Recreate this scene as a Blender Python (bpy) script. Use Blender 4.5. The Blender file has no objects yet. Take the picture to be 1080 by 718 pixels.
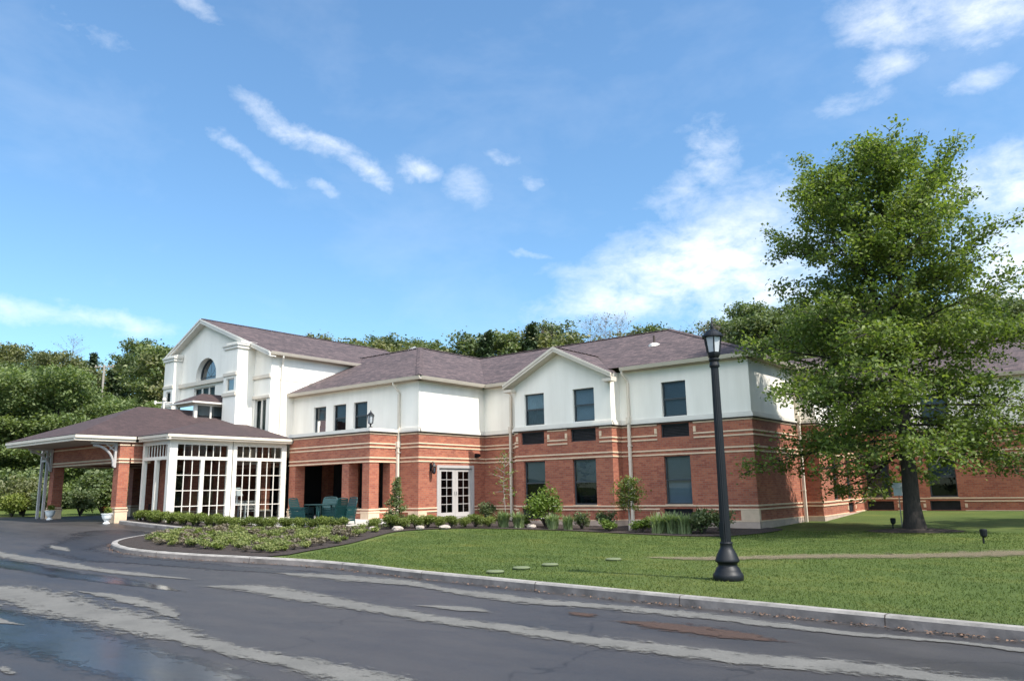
import bpy, bmesh, math, random
import numpy as np
from mathutils import Vector, Matrix

C = bpy.context.scene.collection
SC = bpy.context.scene
rad = math.radians

# ------------------------------------------------------------------ camera
FW = Vector((-0.6105769807, 0.7691050022, 0.1888736250))
RT = Vector((0.7811395099, 0.6241427623, -0.0163364109))
UP = Vector((0.1304485214, -0.1375620144, 0.9818655078))
EYE = Vector((0, 0, 1.6))
cd = bpy.data.cameras.new('camera'); cam = bpy.data.objects.new('camera', cd); C.objects.link(cam)
m = Matrix(((RT.x, UP.x, -FW.x, EYE.x), (RT.y, UP.y, -FW.y, EYE.y), (RT.z, UP.z, -FW.z, EYE.z), (0, 0, 0, 1)))
cam.matrix_world = m
cd.sensor_width = 36; cd.sensor_fit = 'HORIZONTAL'; cd.lens = 823.265 / 1080 * 36
cd.clip_start = 0.1; cd.clip_end = 5000
SC.camera = cam

# ------------------------------------------------------------------ light and exposure
SUN_EL, SUN_AZ = rad(53), rad(-2)          # azimuth measured from +x towards +y
SUN_DIR = Vector((math.cos(SUN_AZ) * math.cos(SUN_EL), math.sin(SUN_AZ) * math.cos(SUN_EL), math.sin(SUN_EL)))
ld = bpy.data.lights.new('sun', 'SUN'); ld.energy = 4.4; ld.angle = rad(1.2); ld.color = (1, 0.95, 0.87)
sun = bpy.data.objects.new('sun', ld); C.objects.link(sun)
sun.rotation_euler = (-SUN_DIR).to_track_quat('-Z', 'Y').to_euler()
SC.view_settings.view_transform = 'Standard'; SC.view_settings.look = 'None'
SC.view_settings.exposure = 0.78; SC.view_settings.gamma = 1; SC.view_settings.use_curve_mapping = False
SKY_STRENGTH = 0.138
CLOUD_STRENGTH = 0.85
BACK_FILL = 3.6  # unseen bright clouds behind the camera, added to fill the shaded walls

def ray(u, v):
    return (FW + RT * ((u - 540) / 823.265) - UP * ((v - 359) / 823.265))

w = bpy.data.worlds.new("World"); SC.world = w; w.use_nodes = True
nt = w.node_tree; nt.nodes.clear()
N = nt.nodes.new; L = nt.links.new
out = N('ShaderNodeOutputWorld')
sky = N('ShaderNodeTexSky'); sky.sky_type = 'NISHITA'; sky.sun_disc = False
sky.sun_elevation = SUN_EL; sky.sun_rotation = math.pi / 2 - SUN_AZ
sky.altitude = 300; sky.air_density = 1.0; sky.dust_density = 0.3; sky.ozone_density = 1.6
SKY_TINT = (0.76, 0.98, 1.05)
bg1 = N('ShaderNodeBackground'); bg1.inputs[1].default_value = SKY_STRENGTH
hs = N('ShaderNodeHueSaturation'); hs.inputs['Saturation'].default_value = 1.0
tn = N('ShaderNodeMix'); tn.data_type = 'RGBA'; tn.blend_type = 'MULTIPLY'; tn.inputs[0].default_value = 1; tn.inputs[7].default_value = (*SKY_TINT, 1)
L(sky.outputs[0], tn.inputs[6]); sxyz = N('ShaderNodeSeparateXYZ'); tc0 = N('ShaderNodeTexCoord'); L(tc0.outputs['Generated'], sxyz.inputs[0])
mr = N('ShaderNodeMapRange'); mr.inputs[1].default_value = 0.03; mr.inputs[2].default_value = 0.5; mr.inputs[3].default_value = 0.80; mr.inputs[4].default_value = 1.0; L(sxyz.outputs[2], mr.inputs[0])
vs0 = N('ShaderNodeVectorMath'); vs0.operation = 'SCALE'; L(tn.outputs[2], vs0.inputs[0]); L(mr.outputs[0], vs0.inputs['Scale']); L(vs0.outputs[0], hs.inputs['Color']); L(hs.outputs[0], bg1.inputs[0])
bg2 = N('ShaderNodeBackground'); bg2.inputs[0].default_value = (0.97, 0.985, 1, 1); bg2.inputs[1].default_value = CLOUD_STRENGTH
tc = N('ShaderNodeTexCoord')
nrm = N('ShaderNodeVectorMath'); nrm.operation = 'NORMALIZE'; L(tc.outputs['Generated'], nrm.inputs[0])
def vmath(op, a, b=None):
    n = N('ShaderNodeVectorMath'); n.operation = op
    for i, x in enumerate((a, b)):
        if x is None: continue
        if isinstance(x, (Vector, tuple)): n.inputs[i].default_value = x
        else: L(x, n.inputs[i])
    return n.outputs['Value'] if op == 'DOT_PRODUCT' else n.outputs[0]
def fmath(op, a, b=None, clamp=False):
    n = N('ShaderNodeMath'); n.operation = op; n.use_clamp = clamp
    for i, x in enumerate((a, b)):
        if x is None: continue
        if isinstance(x, (int, float)): n.inputs[i].default_value = x
        else: L(x, n.inputs[i])
    return n.outputs[0]
# (u, v, half length, half width, tilt in degrees, density): the clouds as they stand in the sky
BLOBS = [(305, 135, 40, 10, 28, .66), (345, 155, 44, 8, 25, .58), (388, 183, 25, 8, 32, .64), (262, 162, 36, 7, 28, .46), (290, 182, 20, 6, 35, .4),
         (348, 204, 18, 6, 20, .44), (442, 182, 18, 12, 10, .66), (492, 196, 26, 20, 10, .40), (533, 160, 22, 8, 5, .38), (560, 190, 14, 9, 0, .4),
         (740, 280, 95, 40, -12, .86), (700, 305, 105, 24, -12, .78), (800, 235, 60, 45, -20, .52), (752, 165, 24, 26, -30, .60), (720, 205, 40, 26, -20, .48), (650, 285, 70, 14, -5, .4),
         (790, 300, 70, 45, -5, .8), (830, 330, 100, 24, 0, .6),
         (950, 20, 36, 22, 15, .64), (940, 68, 22, 12, 0, .55), (1045, 12, 42, 18, 5, .66), (1030, 88, 20, 10, -20, .45), (1030, 40, 20, 12, 0, .5),
         (1065, 195, 40, 24, -5, .75), (1075, 285, 40, 60, 0, .80), (900, 112, 40, 10, -8, .35), (1010, 230, 60, 40, 0, .5),
         (12, 326, 30, 11, 8, .48), (120, 340, 40, 8, 6, .50), (100, 38, 34, 10, 25, .28), (210, 10, 30, 9, 30, .35), (10, 122, 30, 10, 0, .18), (565, 271, 26, 5, 5, .36)]
wn = N('ShaderNodeTexNoise'); wn.inputs['Scale'].default_value = 9; wn.inputs['Detail'].default_value = 6; wn.inputs['Roughness'].default_value = .65; L(nrm.outputs[0], wn.inputs['Vector'])
wv = vmath('SUBTRACT', wn.outputs['Color'], (0.5, 0.5, 0.5)); ws = N('ShaderNodeVectorMath'); ws.operation = 'SCALE'; L(wv, ws.inputs[0]); ws.inputs['Scale'].default_value = 0.05
wdir = vmath('ADD', nrm.outputs[0], ws.outputs[0])
acc = None
for (u, v, ru, rv, t, st) in BLOBS:
    D0 = ray(u, v).normalized(); k = ray(u, v).length
    a = (RT * math.cos(rad(t)) - UP * math.sin(rad(t))) * (823.265 / ru / k * 0.8)
    b = (RT * math.sin(rad(t)) + UP * math.cos(rad(t))) * (823.265 / rv / k * 0.8)
    df = vmath('SUBTRACT', wdir, D0)
    du = vmath('DOT_PRODUCT', df, a); dv = vmath('DOT_PRODUCT', df, b)
    r2 = fmath('ADD', fmath('MULTIPLY', du, du), fmath('MULTIPLY', dv, dv))
    e = fmath('MULTIPLY', fmath('EXPONENT', fmath('MULTIPLY', r2, -1.0)), st)
    acc = e if acc is None else fmath('MAXIMUM', acc, e)
def noise(scale, detail, rough, dist=0, vec=None, off=None):
    n = N('ShaderNodeTexNoise'); n.inputs['Scale'].default_value = scale; n.inputs['Detail'].default_value = detail
    n.inputs['Roughness'].default_value = rough; n.inputs['Distortion'].default_value = dist
    L(vec if vec is not None else nrm.outputs[0], n.inputs['Vector']); return n.outputs['Fac']
mp = N('ShaderNodeMapping'); L(nrm.outputs[0], mp.inputs['Vector']); mp.inputs['Scale'].default_value = (1, 1, 1.9)
n1 = noise(14, 9, 0.62, 0.35, mp.outputs[0]); n2 = noise(5, 5, 0.6, 0.2, mp.outputs[0])
tex = fmath('ADD', fmath('MULTIPLY', fmath('SUBTRACT', n1, 0.5), 2.3), fmath('MULTIPLY', fmath('SUBTRACT', n2, 0.5), 0.35))
back = fmath('MULTIPLY', fmath('SUBTRACT', n2, 0.5), 0.9)               # thin veil all round the sky
n4 = noise(38, 6, 0.65, 0.2, mp.outputs[0]); tex = fmath('ADD', tex, fmath('MULTIPLY', fmath('SUBTRACT', n4, 0.5), 1.1))
cl = fmath('ADD', fmath('ADD', fmath('MULTIPLY', acc, 0.92), fmath('MULTIPLY', tex, fmath('ADD', fmath('MULTIPLY', acc, 0.85), 0.06))), -0.17)
cl = fmath('MAXIMUM', fmath('MULTIPLY', cl, 1.05), fmath('MULTIPLY', back, 0.35), True)
bk = fmath('MULTIPLY', fmath('ADD', vmath('DOT_PRODUCT', nrm.outputs[0], -FW), -0.05), 2.2, True)  # spread of the added fill clouds, behind and above the camera
bk = fmath('MULTIPLY', bk, fmath('MULTIPLY', fmath('ADD', vmath('DOT_PRODUCT', nrm.outputs[0], (0, 0, 1)), -0.26), 3.5, True))
n3 = noise(3.2, 7, 0.6, 0.3, mp.outputs[0])
bkc = fmath('MULTIPLY', bk, fmath('MULTIPLY', fmath('SUBTRACT', n3, 0.36), 5.0, True))
cl = fmath('MAXIMUM', fmath('MULTIPLY', cl, 0.93), bkc)
bst = fmath('ADD', fmath('MULTIPLY', bk, BACK_FILL - CLOUD_STRENGTH), CLOUD_STRENGTH); L(bst, bg2.inputs[1])
mx = N('ShaderNodeMixShader'); L(cl, mx.inputs[0]); L(bg1.outputs[0], mx.inputs[1]); L(bg2.outputs[0], mx.inputs[2])
L(mx.outputs[0], out.inputs['Surface'])
SC.render.engine = 'CYCLES'
SC.cycles.max_bounces = 8; SC.cycles.transparent_max_bounces = 16

# ------------------------------------------------------------------ ground height
CP = np.array([(0,0,0),(0,-12,0),(-14,-12,0),(20,-8,0),(20,6,0),(-1.2,9.8,0),(-5.4,12.3,.03),(-13,11.6,.02),(-8,3,0),(-18,1,.12),(-30,0,.4),(-21.4,10.1,.24),(-28,9,.5),
(-10.5,26.6,.05),(-14,26.4,.08),(-20,25.6,.14),(-22.3,24,.38),(-23.5,20.6,.43),(-26.5,20,.44),(-28.8,18,.45),(-29,15.2,.5),(-31.4,14.6,.64),(-38,14,.72),(-46,10,.85),(-60,20,1.2),(-40,0,.7),
(-8,39,.30),(-5.5,26.4,.10),(5,30,.2),(12,20,.1),(-16,19,.1),(-24,16,.36),(20,45,.4),(-20,40,.4)], float)
def _U(r2): return np.where(r2 > 1e-12, r2 * np.log(np.maximum(r2, 1e-12)), 0.)
_n = len(CP); _d = ((CP[:, None, :2] - CP[None, :, :2]) ** 2).sum(-1)
_P = np.c_[np.ones(_n), CP[:, :2]]
_W = np.linalg.solve(np.block([[_U(_d) + np.eye(_n) * 20., _P], [_P.T, np.zeros((3, 3))]]), np.r_[CP[:, 2], 0, 0, 0])
def gz(x, y):
    x = np.asarray(x, float); y = np.asarray(y, float)
    xc = np.clip(x, -60, 22); yc = np.clip(y, -14, 46)
    d = (xc[..., None] - CP[:, 0]) ** 2 + (yc[..., None] - CP[:, 1]) ** 2
    return np.clip(_U(d) @ _W[:-3] + _W[-3] + _W[-2] * xc + _W[-1] * yc, -.05, 1.3)
def g1(x, y): return float(gz(x, y))
LAWN = 0.12
def hill(x, y):
    x = np.asarray(x, float); y = np.asarray(y, float)
    r = np.hypot(x, y); t = np.clip((r - 60) / 60, 0, 1); s = t * t * (3 - 2 * t)
    f = np.clip(((-0.61 * x + 0.79 * y) / np.maximum(r, 1e-6) + 0.1) / 0.5, 0, 1)
    return 11.5 * s * f

# ------------------------------------------------------------------ mesh helpers
class MB:
    def __init__(s): s.v = []; s.f = []; s.mi = []
    def add(s, vs, fs, mi=0):
        o = len(s.v); s.v += [tuple(p) for p in vs]; s.f += [tuple(i + o for i in f) for f in fs]; s.mi += [mi] * len(fs)
    def quad(s, a, b, c, d, mi=0): s.add([a, b, c, d], [(0, 1, 2, 3)], mi)
    def poly(s, ps, mi=0): s.add(ps, [tuple(range(len(ps)))], mi)
    def hexa(s, p, mi=0):       # 8 corners: bottom loop then top loop
        s.add(p, [(3, 2, 1, 0), (4, 5, 6, 7), (0, 1, 5, 4), (1, 2, 6, 5), (2, 3, 7, 6), (3, 0, 4, 7)], mi)
    def box(s, x0, x1, y0, y1, z0, z1, mi=0):
        s.hexa([(x0, y0, z0), (x1, y0, z0), (x1, y1, z0), (x0, y1, z0), (x0, y0, z1), (x1, y0, z1), (x1, y1, z1), (x0, y1, z1)], mi)
    def lbox(s, F, s0, s1, n0, n1, z0, z1, mi=0):
        P = F.P
        s.hexa([P(s0, n1, z0), P(s1, n1, z0), P(s1, n0, z0), P(s0, n0, z0), P(s0, n1, z1), P(s1, n1, z1), P(s1, n0, z1), P(s0, n0, z1)], mi)
    def tube(s, pts, rs, k=8, mi=0, cap=True):
        pts = [Vector(p) for p in pts]
        if isinstance(rs, (int, float)): rs = [rs] * len(pts)
        vs = []; prev = None
        for i, p in enumerate(pts):
            t = (pts[min(i + 1, len(pts) - 1)] - pts[max(i - 1, 0)]).normalized()
            a = prev if prev is not None else (Vector((1, 0, 0)) if abs(t.x) < .8 else Vector((0, 1, 0)))
            u = (a - t * a.dot(t)).normalized(); prev = u; q = t.cross(u)
            for j in range(k):
                th = 2 * math.pi * j / k; vs.append(p + (u * math.cos(th) + q * math.sin(th)) * rs[i])
        fs = [(i * k + j, i * k + (j + 1) % k, (i + 1) * k + (j + 1) % k, (i + 1) * k + j) for i in range(len(pts) - 1) for j in range(k)]
        if cap: fs += [tuple(range(k - 1, -1, -1)), tuple((len(pts) - 1) * k + j for j in range(k))]
        s.add(vs, fs, mi)
    def lathe(s, prof, c=(0, 0, 0), k=20, mi=0, ph=0.0):
        vs = []; fs = []
        for (r, z) in prof:
            for j in range(k):
                th = 2 * math.pi * (j + ph) / k; vs.append((c[0] + r * math.cos(th), c[1] + r * math.sin(th), c[2] + z))
        n = len(prof)
        for i in range(n - 1):
            for j in range(k): fs.append((i * k + j, i * k + (j + 1) % k, (i + 1) * k + (j + 1) % k, (i + 1) * k + j))
        fs += [tuple(range(k - 1, -1, -1)), tuple((n - 1) * k + j for j in range(k))]
        s.add(vs, fs, mi)
    def build(s, name, mats, parent=None, smooth=False, recalc=True, bevel=0):
        me = bpy.data.meshes.new(name); me.from_pydata(s.v, [], s.f)
        if not isinstance(mats, (list, tuple)): mats = [mats]
        for q in mats: me.materials.append(q)
        me.polygons.foreach_set('material_index', s.mi)
        if recalc:
            bm = bmesh.new(); bm.from_mesh(me); bmesh.ops.recalc_face_normals(bm, faces=bm.faces[:]); bm.to_mesh(me); bm.free()
        auto_uv(me)
        if smooth: me.polygons.foreach_set('use_smooth', [True] * len(me.polygons))
        o = bpy.data.objects.new(name, me); C.objects.link(o)
        if parent: o.parent = parent
        if bevel:
            b = o.modifiers.new('bevel', 'BEVEL'); b.width = bevel; b.segments = 2; b.limit_method = 'ANGLE'
        return o
def auto_uv(me):
    uv = me.uv_layers.new(name='UVMap'); me.update()
    for p in me.polygons:
        n = p.normal
        if abs(n.z) > .97: t = Vector((1, 0, 0)); b = Vector((0, 1, 0))
        else:
            t = Vector((-n.y, n.x, 0)).normalized(); b = n.cross(t)
        for li in p.loop_indices:
            co = me.vertices[me.loops[li].vertex_index].co; uv.data[li].uv = (co.dot(t), co.dot(b))
class Fr:
    """wall frame: s runs along the wall (left to right seen from outside), n points outwards"""
    def __init__(f, p0, p1):
        f.o = Vector((p0[0], p0[1], 0)); d = Vector((p1[0] - p0[0], p1[1] - p0[1], 0)); f.L = d.length; f.d = d / f.L; f.n = Vector((f.d.y, -f.d.x, 0))
    def P(f, s, n, z): q = f.o + f.d * s + f.n * n; return (q.x, q.y, z)
def np_obj(name, v, f, mat, parent=None, smooth=False):
    me = bpy.data.meshes.new(name); v = np.asarray(v, np.float32); f = np.asarray(f, np.int32); k = f.shape[1]
    me.vertices.add(len(v)); me.vertices.foreach_set('co', v.ravel())
    me.loops.add(f.size); me.loops.foreach_set('vertex_index', f.ravel())
    me.polygons.add(len(f)); me.polygons.foreach_set('loop_start', np.arange(len(f), dtype=np.int32) * k); me.polygons.foreach_set('loop_total', np.full(len(f), k, np.int32))
    if smooth: me.polygons.foreach_set('use_smooth', np.ones(len(f), bool))
    me.materials.append(mat); me.update(calc_edges=True); me.validate()
    o = bpy.data.objects.new(name, me); C.objects.link(o)
    if parent: o.parent = parent
    return o
def tag(o, label, cat, group=None, kind=None):
    o['label'] = label; o['category'] = cat
    if group: o['group'] = group
    if kind: o['kind'] = kind
    return o
def struct(o, label=None, kind='structure'):
    o['kind'] = kind
    if label: o['label'] = label
    return o
def empty(name, loc, label, cat, group=None, rz=0):
    o = bpy.data.objects.new(name, None); C.objects.link(o); o.location = loc; o.rotation_euler = (0, 0, rz); o.empty_display_size = .2
    return tag(o, label, cat, group)
def copy_tree(o, parent=None):
    c = o.copy(); C.objects.link(c)
    if parent: c.parent = parent
    for ch in list(o.children): copy_tree(ch, c)
    return c

# ------------------------------------------------------------------ materials
def newmat(name):
    m = bpy.data.materials.new(name); m.use_nodes = True; t = m.node_tree
    b = t.nodes['Principled BSDF']; return m, t, b
def mramp(t, fac, stops):
    r = t.nodes.new('ShaderNodeValToRGB'); e = r.color_ramp.elements
    while len(e) < len(stops): e.new(.5)
    for q, (p, c) in zip(e, stops): q.position = p; q.color = (*c, 1)
    t.links.new(fac, r.inputs[0]); return r.outputs[0]
def mnoise(t, scale, detail=5, rough=.6, coord='Object', stretch=None, dist=0):
    c = t.nodes.new('ShaderNodeTexCoord'); n = t.nodes.new('ShaderNodeTexNoise')
    n.inputs['Scale'].default_value = scale; n.inputs['Detail'].default_value = detail; n.inputs['Roughness'].default_value = rough; n.inputs['Distortion'].default_value = dist
    if stretch:
        mp = t.nodes.new('ShaderNodeMapping'); mp.inputs['Scale'].default_value = stretch; t.links.new(c.outputs[coord], mp.inputs[0]); t.links.new(mp.outputs[0], n.inputs['Vector'])
    else: t.links.new(c.outputs[coord], n.inputs['Vector'])
    return n.outputs['Fac']
def mbump(t, b, h, strength=.3, dist=.02):
    n = t.nodes.new('ShaderNodeBump'); n.inputs['Strength'].default_value = strength; n.inputs['Distance'].default_value = dist
    t.links.new(h, n.inputs['Height']); t.links.new(n.outputs[0], b.inputs['Normal'])
def mmix(t, fac, a, b, mode='MIX'):
    n = t.nodes.new('ShaderNodeMix'); n.data_type = 'RGBA'; n.blend_type = mode
    for s, x in ((0, fac), (6, a), (7, b)):
        if isinstance(x, (int, float)): n.inputs[s].default_value = x
        elif isinstance(x, tuple): n.inputs[s].default_value = (*x, 1)
        else: t.links.new(x, n.inputs[s])
    return n.outputs[2]
def mmath(t, op, a, b=0.0, clamp=False):
    n = t.nodes.new('ShaderNodeMath'); n.operation = op; n.use_clamp = clamp
    for i, x in enumerate((a, b)):
        if isinstance(x, (int, float)): n.inputs[i].default_value = x
        else: t.links.new(x, n.inputs[i])
    return n.outputs[0]
def plain(name, col, rough=.6, var=.12, scale=6, metal=0, spec=.5, bump=0):
    m, t, b = newmat(name)
    lo = tuple(c * (1 - var) for c in col); hi = tuple(min(1, c * (1 + var)) for c in col)
    f = mnoise(t, scale); t.links.new(mramp(t, f, [(.3, lo), (.7, hi)]), b.inputs['Base Color'])
    b.inputs['Roughness'].default_value = rough; b.inputs['Metallic'].default_value = metal; b.inputs['Specular IOR Level'].default_value = spec
    if bump: mbump(t, b, mnoise(t, scale * 8), bump, .01)
    return m
def mk_brick():
    m, t, b = newmat('red_brick')
    c = t.nodes.new('ShaderNodeTexCoord'); br = t.nodes.new('ShaderNodeTexBrick')
    t.links.new(c.outputs['UV'], br.inputs['Vector'])
    br.inputs['Scale'].default_value = 1; br.inputs['Brick Width'].default_value = .215; br.inputs['Row Height'].default_value = .0762; br.inputs['Mortar Size'].default_value = .0055
    br.inputs['Bias'].default_value = -.1
    br.inputs['Color1'].default_value = (.385, .128, .070, 1); br.inputs['Color2'].default_value = (.265, .068, .040, 1); br.inputs['Mortar'].default_value = (.25, .17, .13, 1)
    big = mnoise(t, .7, 4, .6); col = mmix(t, 1.0, br.outputs['Color'], mramp(t, big, [(.3, (.80, .80, .82)), (.7, (1.1, 1.08, 1.05))]), 'MULTIPLY')
    sp = mnoise(t, 14, 3, .7); col = mmix(t, .55, col, mramp(t, sp, [(.3, (.72, .70, .74)), (.7, (1.2, 1.2, 1.15))]), 'MULTIPLY')
    t.links.new(col, b.inputs['Base Color']); b.inputs['Roughness'].default_value = .85
    mbump(t, b, br.outputs['Fac'], -.35, .008)
    return m
def mk_shingle(name, c1, c2, k=1.0):
    m, t, b = newmat(name)
    c = t.nodes.new('ShaderNodeTexCoord'); br = t.nodes.new('ShaderNodeTexBrick')
    t.links.new(c.outputs['UV'], br.inputs['Vector'])
    br.inputs['Scale'].default_value = 1; br.inputs['Brick Width'].default_value = .32; br.inputs['Row Height'].default_value = .15; br.inputs['Mortar Size'].default_value = .006; br.inputs['Bias'].default_value = 0
    br.inputs['Color1'].default_value = (*c1, 1); br.inputs['Color2'].default_value = (*c2, 1); br.inputs['Mortar'].default_value = (*[x * .55 for x in c2], 1)
    a = mnoise(t, 5.5, 4, .8); col = mmix(t, k, br.outputs['Color'], mramp(t, a, [(.36, (.55, .54, .57)), (.64, (1.45, 1.38, 1.36))]), 'MULTIPLY')
    a2 = mnoise(t, .35, 3, .6, stretch=(1, 1, .4)); col = mmix(t, .6, col, mramp(t, a2, [(.3, (.85, .85, .88)), (.7, (1.1, 1.08, 1.06))]), 'MULTIPLY')
    t.links.new(col, b.inputs['Base Color']); b.inputs['Roughness'].default_value = .9
    mbump(t, b, br.outputs['Fac'], -.5, .012)
    return m
def mk_stucco():
    m, t, b = newmat('white_stucco')
    f = mnoise(t, .6, 5, .65); st = mnoise(t, 1.5, 4, .6, stretch=(1, 1, .12))
    col = mmix(t, .5, mramp(t, f, [(.3, (.745, .705, .63)), (.7, (.83, .79, .715))]), mramp(t, st, [(.35, (.68, .64, .565)), (.6, (.83, .79, .715))]))
    t.links.new(col, b.inputs['Base Color']); b.inputs['Roughness'].default_value = .92
    mbump(t, b, mnoise(t, 60, 3), .2, .005)
    return m
def mk_leaf(name, c1, c2, c3, trans=.35):
    m, t, b = newmat(name)
    g = t.nodes.new('ShaderNodeNewGeometry'); oi = t.nodes.new('ShaderNodeObjectInfo')
    col = mramp(t, g.outputs['Random Per Island'], [(0, c1), (.5, c2), (1, c3)])
    cl = mnoise(t, .55, 3, .6); col = mmix(t, .8, col, mramp(t, cl, [(.33, (.66, .70, .66)), (.68, (1.25, 1.2, 1.05))]), 'MULTIPLY')
    col = mmix(t, .35, col, mramp(t, oi.outputs['Random'], [(0, (.7, .75, .7)), (1, (1.3, 1.2, 1.1))]), 'MULTIPLY')
    t.links.new(col, b.inputs['Base Color']); b.inputs['Roughness'].default_value = .55; b.inputs['Specular IOR Level'].default_value = .35
    tr = t.nodes.new('ShaderNodeBsdfTranslucent'); t.links.new(mmix(t, 1.0, col, (1.25, 1.35, .6), 'MULTIPLY'), tr.inputs['Color'])
    mx = t.nodes.new('ShaderNodeMixShader'); mx.inputs[0].default_value = trans
    o = t.nodes['Material Output']; t.links.new(b.outputs[0], mx.inputs[1]); t.links.new(tr.outputs[0], mx.inputs[2]); t.links.new(mx.outputs[0], o.inputs['Surface'])
    return m
def mk_glass(name, tint, base=.05, refl=1.0):
    m, t, b = newmat(name); t.nodes.remove(b)
    tr = t.nodes.new('ShaderNodeBsdfTransparent'); tr.inputs[0].default_value = (*tint, 1)
    gl = t.nodes.new('ShaderNodeBsdfGlossy'); gl.inputs['Roughness'].default_value = .015
    fr = t.nodes.new('ShaderNodeFresnel'); fr.inputs['IOR'].default_value = 1.5
    f = mmath(t, 'ADD', mmath(t, 'MULTIPLY', fr.outputs[0], refl), base, True)
    mx = t.nodes.new('ShaderNodeMixShader'); t.links.new(f, mx.inputs[0]); t.links.new(tr.outputs[0], mx.inputs[1]); t.links.new(gl.outputs[0], mx.inputs[2])
    n = mnoise(t, .8, 2); bp = t.nodes.new('ShaderNodeBump'); bp.inputs['Strength'].default_value = .02; bp.inputs['Distance'].default_value = .05
    t.links.new(n, bp.inputs['Height']); t.links.new(bp.outputs[0], gl.inputs['Normal'])
    t.links.new(mx.outputs[0], t.nodes['Material Output'].inputs['Surface']); return m
def mk_asphalt():
    m, t, b = newmat('wet_asphalt')
    n = mnoise(t, .35, 6, .62, stretch=(.5, 1.5, 1)); f = mnoise(t, 55, 4, .8); med = mnoise(t, 2.2, 5, .65, stretch=(.5, 1.2, 1))
    col = mmix(t, 1.0, mramp(t, n, [(.34, (.027, .025, .026)), (.62, (.044, .041, .041))]), mramp(t, f, [(.25, (.55, .55, .55)), (.75, (1.6, 1.57, 1.5))]), 'MULTIPLY')
    col = mmix(t, .6, col, mramp(t, med, [(.35, (.8, .8, .84)), (.7, (1.2, 1.17, 1.12))]), 'MULTIPLY')
    c = t.nodes.new('ShaderNodeTexCoord'); wn = t.nodes.new('ShaderNodeTexNoise'); wn.inputs['Scale'].default_value = 1.7; wn.inputs['Detail'].default_value = 6; t.links.new(c.outputs['Object'], wn.inputs['Vector'])
    va = t.nodes.new('ShaderNodeVectorMath'); va.operation = 'SCALE'; va.inputs['Scale'].default_value = .9; t.links.new(wn.outputs['Color'], va.inputs[0]); vb = t.nodes.new('ShaderNodeVectorMath'); t.links.new(c.outputs['Object'], vb.inputs[0]); t.links.new(va.outputs[0], vb.inputs[1])
    vo = t.nodes.new('ShaderNodeTexVoronoi'); vo.feature = 'DISTANCE_TO_EDGE'; vo.inputs['Scale'].default_value = .32; t.links.new(vb.outputs[0], vo.inputs['Vector'])
    col = mmix(t, 1.0, col, mramp(t, vo.outputs['Distance'], [(.0, (.45, .45, .45)), (.006, (1, 1, 1))]), 'MULTIPLY')
    t.links.new(col, b.inputs['Base Color']); b.inputs['Specular IOR Level'].default_value = .4
    r = mramp(t, n, [(.36, (.40, .40, .40)), (.62, (.62, .62, .62))]); t.links.new(r, b.inputs['Roughness'])
    mbump(t, b, f, .35, .006); return m
def mk_wet(name, col, rough):
    m, t, b = newmat(name); f = mnoise(t, 50, 4, .8); n = mnoise(t, .8, 5, .65, stretch=(.5, 1.4, 1))
    t.links.new(mmix(t, 1.0, mramp(t, f, [(.25, tuple(c * .7 for c in col)), (.75, tuple(c * 1.3 for c in col))]), mramp(t, n, [(.35, (.75, .75, .78)), (.65, (1.2, 1.18, 1.15))]), 'MULTIPLY'), b.inputs['Base Color'])
    t.links.new(mramp(t, n, [(.35, (rough,) * 3), (.65, (rough + .16,) * 3)]), b.inputs['Roughness']); mbump(t, b, f, .12, .004); return m
def mk_dry():
    m, t, b = newmat('dry_asphalt')
    f = mnoise(t, 45, 4, .8); n = mnoise(t, 1.6, 5, .65)
    col = mmix(t, 1.0, mramp(t, n, [(.3, (.098, .096, .090)), (.7, (.142, .138, .128))]), mramp(t, f, [(.25, (.75, .75, .75)), (.75, (1.25, 1.24, 1.22))]), 'MULTIPLY')
    t.links.new(col, b.inputs['Base Color']); b.inputs['Roughness'].default_value = .9; b.inputs['Specular IOR Level'].default_value = .2; mbump(t, b, f, .3, .006); return m
def ragged(m, mx_=1.0, amp=2.1):
    """lets a patch end in a broken, crumbly edge"""
    t = m.node_tree; b = t.nodes['Principled BSDF']; a = t.nodes.new('ShaderNodeAttribute'); a.attribute_name = 'edge'
    n1 = mnoise(t, 5.5, 9, .78, stretch=(.7, 1.2, 1)); e = mmath(t, 'ADD', mmath(t, 'MULTIPLY', a.outputs['Fac'], .78), mmath(t, 'MULTIPLY', mmath(t, 'SUBTRACT', n1, .5), amp))
    f = mmath(t, 'MULTIPLY', mmath(t, 'SUBTRACT', e, .22), 4.0, True); f = mmath(t, 'MULTIPLY', f, mx_)
    tr = t.nodes.new('ShaderNodeBsdfTransparent'); mx = t.nodes.new('ShaderNodeMixShader'); t.links.new(f, mx.inputs[0]); t.links.new(tr.outputs[0], mx.inputs[1]); t.links.new(b.outputs[0], mx.inputs[2])
    t.links.new(mx.outputs[0], t.nodes['Material Output'].inputs['Surface'])
def mk_lawn():
    m, t, b = newmat('lawn_turf')
    a = mnoise(t, .22, 4, .6); c = mnoise(t, 1.0, 6, .72, stretch=(.6, 1.3, 1)); f = mnoise(t, 22, 5, .8)
    col = mramp(t, a, [(.3, (.058, .086, .025)), (.5, (.078, .110, .030)), (.72, (.104, .123, .037))])
    col = mmix(t, .8, col, mramp(t, c, [(.3, (.62, .72, .62)), (.52, (1, 1, 1)), (.70, (1.42, 1.18, 1.15))]), 'MULTIPLY')
    col = mmix(t, .9, col, mramp(t, f, [(.25, (.55, .6, .5)), (.75, (1.4, 1.35, 1.3))]), 'MULTIPLY')
    t.links.new(col, b.inputs['Base Color']); b.inputs['Roughness'].default_value = .8; b.inputs['Specular IOR Level'].default_value = .15
    mbump(t, b, f, .8, .04); return m
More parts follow.
